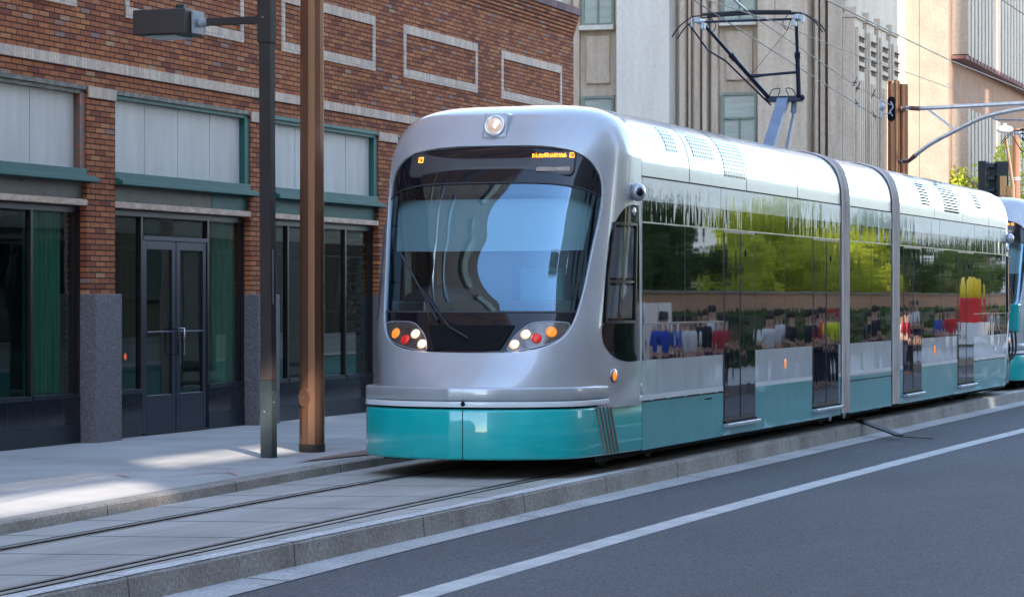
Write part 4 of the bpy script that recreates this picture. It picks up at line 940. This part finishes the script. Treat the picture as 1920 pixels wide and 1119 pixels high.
MB().box(.6, 1.9, -.01, .05, 10.25, 12).build('street_window', 'old_wood', hb2)
# ================================================================ BROWN BUILDING
wb = building_root('office_building', 'brown stucco office building with rows of pale vertical fins at the top right', 'building', 64.62)
MB().box(.06, 40, .06, 20, 0, 26).build('wall', 'brown_stucco', wb)
MB().box(0, .06, 0, .97, 0, 26).box(0, .06, .985, 1.9, 0, 26).build('end_panel', 'tan_stucco', wb); MB().box(.1, .3, 1.9, 20, 0, 26).build('end_wall', 'beige', wb)
MB().box(-.5, .05, 1.45, 1.95, 0, 26).build('end_rib', 'beige', wb, bevel=.05)
for z0, z1 in ((6.0, 8.32), (10.15, 14.6)):
    n = 26 if z0 < 7 else 28; x = 1.35
    bk = MB().box(x - .1, x + n * .78 + .3, -.05, .05, z0 + .1, z1 + .05).build('fin_band', 'fin', wb)
    MB().box(x - .25, x + .1, -.5, .05, z0, z1 + .15).build('end_fin', 'fin', bk)
    for k in range(n):
        MB().box(x + k * .78 + .20, x + k * .78 + .72, -.42, -.051, z0, z1).build('fin', 'fin', bk)
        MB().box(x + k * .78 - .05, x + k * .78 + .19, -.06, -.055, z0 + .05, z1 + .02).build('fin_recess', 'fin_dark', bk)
    if z0 > 7: MB().box(x - .5, 38, -.46, .05, 9.98, 10.10).build('ledge', 'red_ledge', wb)
    for k in range(n): MB().box(x + k * .78 + .25, x + k * .78 + .6, -.5, .0, z0 - .14, z0 - .04).build('fin_bracket', 'red_ledge' if z0 > 7 else 'fin', bk)

# ================================================================ THE OTHER SIDE OF THE STREET (seen in the tram's glass, with added sun blockers)
def streetbox(name, label, cat, parts, group=None):
    t = thing(name, label, cat, (0, 0, 0), -TH, group)
    for nm, m_, boxes in parts:
        for bx in boxes: MB().box(*bx).build(nm, m_, t)
    return t
def wallholes(u0, u1, s0, s1, z0, z1, holes):      # wall sheet with rectangular openings (s0,s1,z0,z1)
    ss = sorted({s0, s1, *[h_[0] for h_ in holes], *[h_[1] for h_ in holes]}); zs = sorted({z0, z1, *[h_[2] for h_ in holes], *[h_[3] for h_ in holes]}); mb = MB()
    for a, b in zip(ss, ss[1:]):
        z = z0; 
        for c, d in zip(zs, zs[1:]):
            if any(h_[0] <= a and b <= h_[1] and h_[2] <= c and d <= h_[3] for h_ in holes):
                if c > z: mb.box(u0, u1, a, b, z, c)
                z = d
        if z1 > z: mb.box(u0, u1, a, b, z, z1)
    return mb
M['facade_brown'] = brickmat('tower_brick', .8, .4, .02, [(0, (.10, .05, .035)), (1, (.16, .09, .06))], (.06, .04, .03), sw=(1, 2))
M['facade_pale'] = streaky('pale_tower_stone', (.40, .36, .30), (.52, .48, .42))
M['dark_window'] = mat('tower_window', (.03, .035, .045), .1)
ct = streetbox('shade_building', 'unseen pale building across the street, added to shade it, with a pierced sun screen', 'building', [('block', 'facade_pale', [(14.2, 26, -60, 42, 0, 19)])])  # added out of view to keep sun off the near street
wallholes(14, 14.3, -60, 42, 19, 44, [(-15.2, -11.2, 21.6, 22.7), (-10.6, -6.6, 23.0, 23.9), (-14.0, -11.4, 22.95, 23.3), (20.7, 21.5, 19.15, 19.6), (-4.6, -2.4, 25.6, 25.9)]).build('sun_mask_screen', 'facade_pale', ct)  # added screen; its openings shape the sun patches on pavement and kerb
for k in range(16):
    s = -58 + k * 6.2
    for j in range(5): MB().box(14.12, 14.2, s, s + 3.2, 2 + j * 3.4, 4 + j * 3.4).build('window', 'dark_window', ct)
c2 = streetbox('far_shade_building', 'unseen pale building farther up the street, added to shade the finned facade', 'building', [('block', 'facade_pale', [(14.4, 24, 51.6, 73, 0, 20)])])  # second added blocker, shading the brown building's street face
MB().box(14.2, 14.5, 51.6, 58.4, 20, 46).build('sun_mask_screen', 'facade_pale', c2)  # added screen in two pieces; the gap lets a sun streak through
MB().box(14.2, 14.5, 59.5, 73, 20, 46).build('sun_mask_screen', 'facade_pale', c2)
tw_ = streetbox('brick_tower', 'tall brown brick tower behind the shops', 'building', [('block', 'facade_brown', [(-45, -29, -16, 58, 0, 64)])])
for k in range(12):
    for j in range(5): MB().box(-28.98, -28.8, -14 + k * 6, -13.1 + k * 6, 9 + j * 12, 18.5 + j * 12).build('window_strip', 'tan_stucco' if k % 3 == 0 else 'dark_window', tw_)
streetbox('shop_row', 'low buildings on the left before the brick building', 'building', [('block', 'facade_brown', [(-32, -16.2, -60, 10, 0, 9)])])
M['orange_wall'] = varied('orange_tan_render', (.42, .24, .14), (.52, .32, .2), 1, .9)
gw = streetbox('garden_wall', 'long orange tan garden wall behind the crowd', 'wall', [('panel', 'orange_wall', [(3.0, 3.3, 30, 150, 0, 2.0)]), ('coping', 'tan_stucco', [(2.95, 3.35, 30, 150, 2.0, 2.07)])])
streetbox('long_building', 'long pale low building far up the street', 'building', [('block', 'pier_white', [(30, 60, 110, 330, 0, 15)]), ('roof', 'tan_stucco', [(29.5, 60.5, 109.5, 330.5, 15, 15.6)])])
streetbox('end_building', 'distant brown building closing the street', 'building', [('block', 'brown_stucco', [(-30, 28, 330, 350, 0, 12)])])
def leaf_mesh(name, R_, H_, n, size, z0, seed, clumps=46):
    rs = random.Random(seed); cl = []
    for i in range(clumps):
        while True:
            x, y, z = rs.uniform(-1, 1), rs.uniform(-1, 1), rs.uniform(-1, 1)
            if .15 < x * x + y * y + z * z < 1: break
        cl.append((x * R_ * (1 - .25 * z), y * R_ * (1 - .25 * z), z0 + H_ / 2 + z * H_ / 2, rs.uniform(.35, .8) * R_ * .42))
    vs, fs = [], []
    for i in range(n):
        cx_, cy_, cz, r = cl[rs.randrange(len(cl))]
        d = Vector((rs.gauss(0, 1), rs.gauss(0, 1), rs.gauss(0, 1))).normalized() * r * rs.random() ** .4; c = Vector((cx_, cy_, cz)) + d
        a = Vector((rs.gauss(0, 1), rs.gauss(0, 1), rs.gauss(0, 1))).normalized(); b = a.cross(Vector((rs.gauss(0, 1), rs.gauss(0, 1), rs.gauss(0, 1)))).normalized(); q = size * rs.uniform(.6, 1.3)
        o = len(vs); vs += [c - a * q * .5, c + b * q * .28, c + a * q * .5, c - b * q * .28]; fs.append((o, o + 1, o + 2, o + 3))
    me = bpy.data.meshes.new(name); me.from_pydata(vs, [], fs); return me, cl
def tree(label, loc, R_, H_, z0, m_, n=9000, size=.28, seed=1, grp=None, clumps=46, lean=0):
    t = thing('street_tree', label, 'tree', loc, 0, grp)
    me, cl = leaf_mesh('crown', R_, H_, n, size, z0, seed, clumps); me.materials.append(M[m_]); o = bpy.data.objects.new('crown', me); col.objects.link(o); o.parent = t
    mb = MB().tube([(0, 0, 0), (.05, .03, z0 * .6), (0, .08, z0 + H_ * .3), (.1, 0, z0 + H_ * .7)], [.2, .15, .11, .03], 8)
    for k in range(0, min(len(cl), 16)):
        c = cl[k]; mb.tube([(0, .05, z0 * .75 + (k % 4) * .3), (c[0] * .45, c[1] * .45, z0 * .5 + c[2] * .5 + .2), (c[0], c[1], c[2])], [.07, .045, .015], 5)
    mb.build('trunk', 'trunk', t); return t
trees = []
rs = random.Random(11)
protoD = tree('dark street tree across the street', W(7, 46), 3.4, 7.5, 2.2, 'leaf_dark', 9000, .30, 3, 'street trees across the road')
protoL = tree('lime street tree across the street', W(6.5, 58), 3.2, 7.0, 1.8, 'leaf_lime', 9000, .30, 5, 'street trees across the road')
for i, (u, s, k) in enumerate([(6.5, 70, 0), (6, 76, 0), (6.5, 82, 0), (5.3, 86.5, 1), (6, 91, 1), (6.5, 96.5, 1), (5.6, 102, 1), (5.2, 93.5, 1), (5.2, 99, 1), (6, 106, 1), (7, 111, 0), (5.5, 114, 0), (8, 120, 0), (6, 127, 0), (7, 134, 0), (8.5, 99, 1), (9, 88, 0), (7, 142, 0)]):
    c = copy_tree(protoL if k else protoD); c.location = W(u, s); c.rotation_euler = (0, 0, rs.uniform(0, 6)); q = rs.uniform(.46, .58); c.scale = (q, q, q * rs.uniform(.85, 1.1))
tree('young lime green tree showing between the traffic signals and the bronze pole', px(1908, 559, 93) * Vector((1, 1, 0)), 2.6, 4.4, 2.9, 'leaf_lime', 3600, .17, 9, None, 34)

# people watching from the far side of the road (they show mirrored in the side windows)
M['skin'] = mat('skin', (.45, .26, .18), .6); M['hair'] = mat('dark_hair', (.03, .02, .015), .8)
def skinned(name, V, Ed, Rr, m_, parent, sub=1):
    me = bpy.data.meshes.new(name); me.from_pydata(V, Ed, []); me.materials.append(m_ if not isinstance(m_, str) else M[m_]); o = bpy.data.objects.new(name, me); col.objects.link(o); o.parent = parent
    sm = o.modifiers.new('skin', 'SKIN'); sm.use_smooth_shade = True
    for i, r in enumerate(Rr): me.skin_vertices[0].data[i].radius = (r, r) if not hasattr(r, '__len__') else r
    me.skin_vertices[0].data[0].use_root = True
    ss = o.modifiers.new('sub', 'SUBSURF'); ss.levels = sub; ss.render_levels = sub; return o
def person(label, shirt, trouser, pose=0, hat=None):
    t = thing('person', label, 'person', (0, 0, 0), 0, 'people watching from the far pavement'); a = .12 if pose == 0 else .28
    V = [(0, 0, .95), (0, 0, 1.15), (0, 0, 1.38), (0, .01, 1.5), (0, .0, 1.62), (0, -.01, 1.72), (.17, 0, 1.40), (.24, .02, 1.14), (.26 + a * .3, -.10 - a, .92), (.27 + a * .3, -.13 - a, .83), (-.17, 0, 1.40), (-.24, .02, 1.14), (-.25, -.08 - a * .5, .92), (-.25, -.10 - a * .5, .83), (.10, 0, .88), (.11, -.02, .50), (.11, .02 + a * .3, .10), (.12, -.12, .04), (-.10, 0, .88), (-.11, -.03, .50), (-.12, .03, .10), (-.13, -.11, .04)]
    Ed = [(0, 1), (1, 2), (2, 3), (3, 4), (4, 5), (2, 6), (6, 7), (7, 8), (8, 9), (2, 10), (10, 11), (11, 12), (12, 13), (0, 14), (14, 15), (15, 16), (16, 17), (0, 18), (18, 19), (19, 20), (20, 21)]
    Rr = [(.13, .10), (.12, .09), (.15, .10), .055, .085, .085, .06, .045, .032, .03, .06, .045, .032, .03, .085, .06, .042, .04, .085, .06, .042, .04]
    skinned('body', V, Ed, Rr, 'skin', t)
    skinned('shirt', [V[0], V[1], V[2], (0, 0, 1.45), V[6], V[7], V[10], V[11]], [(0, 1), (1, 2), (2, 3), (2, 4), (4, 5), (2, 6), (6, 7)], [(.155, .125), (.145, .115), (.175, .125), .075, .08, .062, .08, .062], shirt, t)
    skinned('trousers', [V[0], V[14], V[15], V[16], V[18], V[19], V[20]], [(0, 1), (1, 2), (2, 3), (0, 4), (4, 5), (5, 6)], [(.145, .115), .10, .075, .06, .10, .075, .06], trouser, t)
    MB().ball((0, .02, 1.705), .098, 12, 8, (.92, 1.05, .95)).build('hair', 'hair' if not hat else hat, t)
    MB().ball((0, -.10, 1.645), .018, 8, 6).build('nose', 'skin', t)
    return t
def clr(n, c): M[n] = mat(n, c, .8); return M[n]
vars_ = [person('onlooker in a blue shirt and dark trousers', clr('blue_cloth', (.02, .08, .45)), clr('dark_cloth', (.02, .02, .03)), 0),
         person('onlooker in a red shirt and dark trousers', clr('red_cloth', (.5, .02, .03)), M['dark_cloth'], 1),
         person('onlooker in black clothes', clr('black_cloth', (.012, .012, .014)), M['dark_cloth'], 0),
         person('onlooker in a white shirt', clr('white_cloth', (.7, .7, .7)), clr('navy_cloth', (.02, .03, .08)), 1),
         person('marshal in a yellow safety vest and red shirt', clr('yellow_vest', (.65, .75, .02)), M['dark_cloth'], 0, clr('red_cap', (.5, .03, .03)))]
spots = [(-2.6, 50.5, 0), (-2.4, 51.3, 1), (-2.7, 52.0, 3), (-2.3, 52.9, 0), (-2.5, 53.8, 2), (-2.6, 54.9, 1), (-2.2, 55.6, 3), (-2.9, 57.5, 3), (-2.7, 58.4, 0), (-2.8, 59.0, 3), (-3.2, 60.0, 2), (-2.7, 60.6, 2), (-3.0, 61.5, 1), (-3.2, 62.3, 4), (-2.8, 62.9, 1), (-3.1, 63.5, 4), (-2.6, 64.0, 0), (-3.0, 68.0, 2), (-2.6, 69.0, 2), (-2.9, 72.4, 1), (-2.6, 73.2, 3), (-2.4, 74.5, 1), (-2.2, 77.0, 3), (-2.5, 79.0, 0), (-2.3, 82.0, 1), (-2.4, 89.0, 3), (-2.0, 91.0, 1), (-2.6, 93.0, 2)]
used = set()
for u, s, k in spots:
    o = vars_[k] if k not in used else copy_tree(vars_[k]); used.add(k)
    o.location = W(u, s, .02 if u > -2.3 else -.19); o.rotation_euler = (0, 0, -TH - math.pi / 2 + rs.uniform(-.8, .8)); q = rs.uniform(.94, 1.05); o.scale = (q, q, q)
M['green_board'] = mat('green_board', (.05, .5, .08), .6)
for i, s in enumerate((54.0, 55.6, 56.9)):
    b = thing('sign_board', 'white board with a green foot beside the onlookers', 'board', W(-.8, s, .02), -TH, 'white boards on the far pavement')
    MB().box(-.05, .05, -.45, .45, .5, 1.75).build('panel', 'white', b); MB().box(-.055, .055, -.35, .35, 0, .5).build('panel_foot', 'green_board', b)
fl = thing('parade_float', 'parade float with a yellow dome over a red ribbed body', 'float', W(-2.2, 86, -.1), -TH); fl.scale = (.5, .5, .6); fl.location.z = .45
M['float_yellow'] = mat('float_yellow', (.9, .6, .01), .5); M['float_red'] = mat('float_red', (.7, .02, .02), .5)
MB().ball((0, 0, 2.75), .75, 20, 12).build('dome', 'float_yellow', fl); MB().grid([[((.75 + .08 * (i % 2)) * math.cos(k * .3142), (.75 + .08 * (i % 2)) * math.sin(k * .3142), 1.1 + i * .16) for k in range(20)] for i in range(9)], True, True).build('ribbed_body', 'float_red', fl); MB().box(-1, 1, -1.8, 1.8, 0, 1.1).build('base', 'white', fl)

hg = thing('clipped_hedge', 'dark clipped hedge before the garden wall', 'hedge', W(1.9, 90), -TH)
rh = random.Random(4); hv, hf = [], []
for i in range(9000):
    c = Vector((rh.uniform(-.5, .5), rh.uniform(-45, 45), rh.uniform(0, 1.5))); a = Vector((rh.gauss(0, 1), rh.gauss(0, 1), rh.gauss(0, 1))).normalized(); b = a.cross(Vector((rh.gauss(0, 1), rh.gauss(0, 1), rh.gauss(0, 1)))).normalized(); o = len(hv)
    hv += [c - a * .16, c + b * .1, c + a * .16, c - b * .1]; hf.append((o, o + 1, o + 2, o + 3))
MB().add(hv, hf).build('foliage', 'leaf_dark', hg); MB().box(-.4, .4, -45, 45, 0, 1.4).build('branches', 'leaf_dark', hg)

ft = streetbox('striped_tower', 'tall pale striped tower behind the camera', 'building', [('block', 'facade_brown', [(1, 22, -100, -72, 0, 62)])])
for k in range(14): MB().box(1.2 + k * 1.5, 1.9 + k * 1.5, -71.98, -71.3, 2, 62.5).build('rib', 'pier_white', ft)
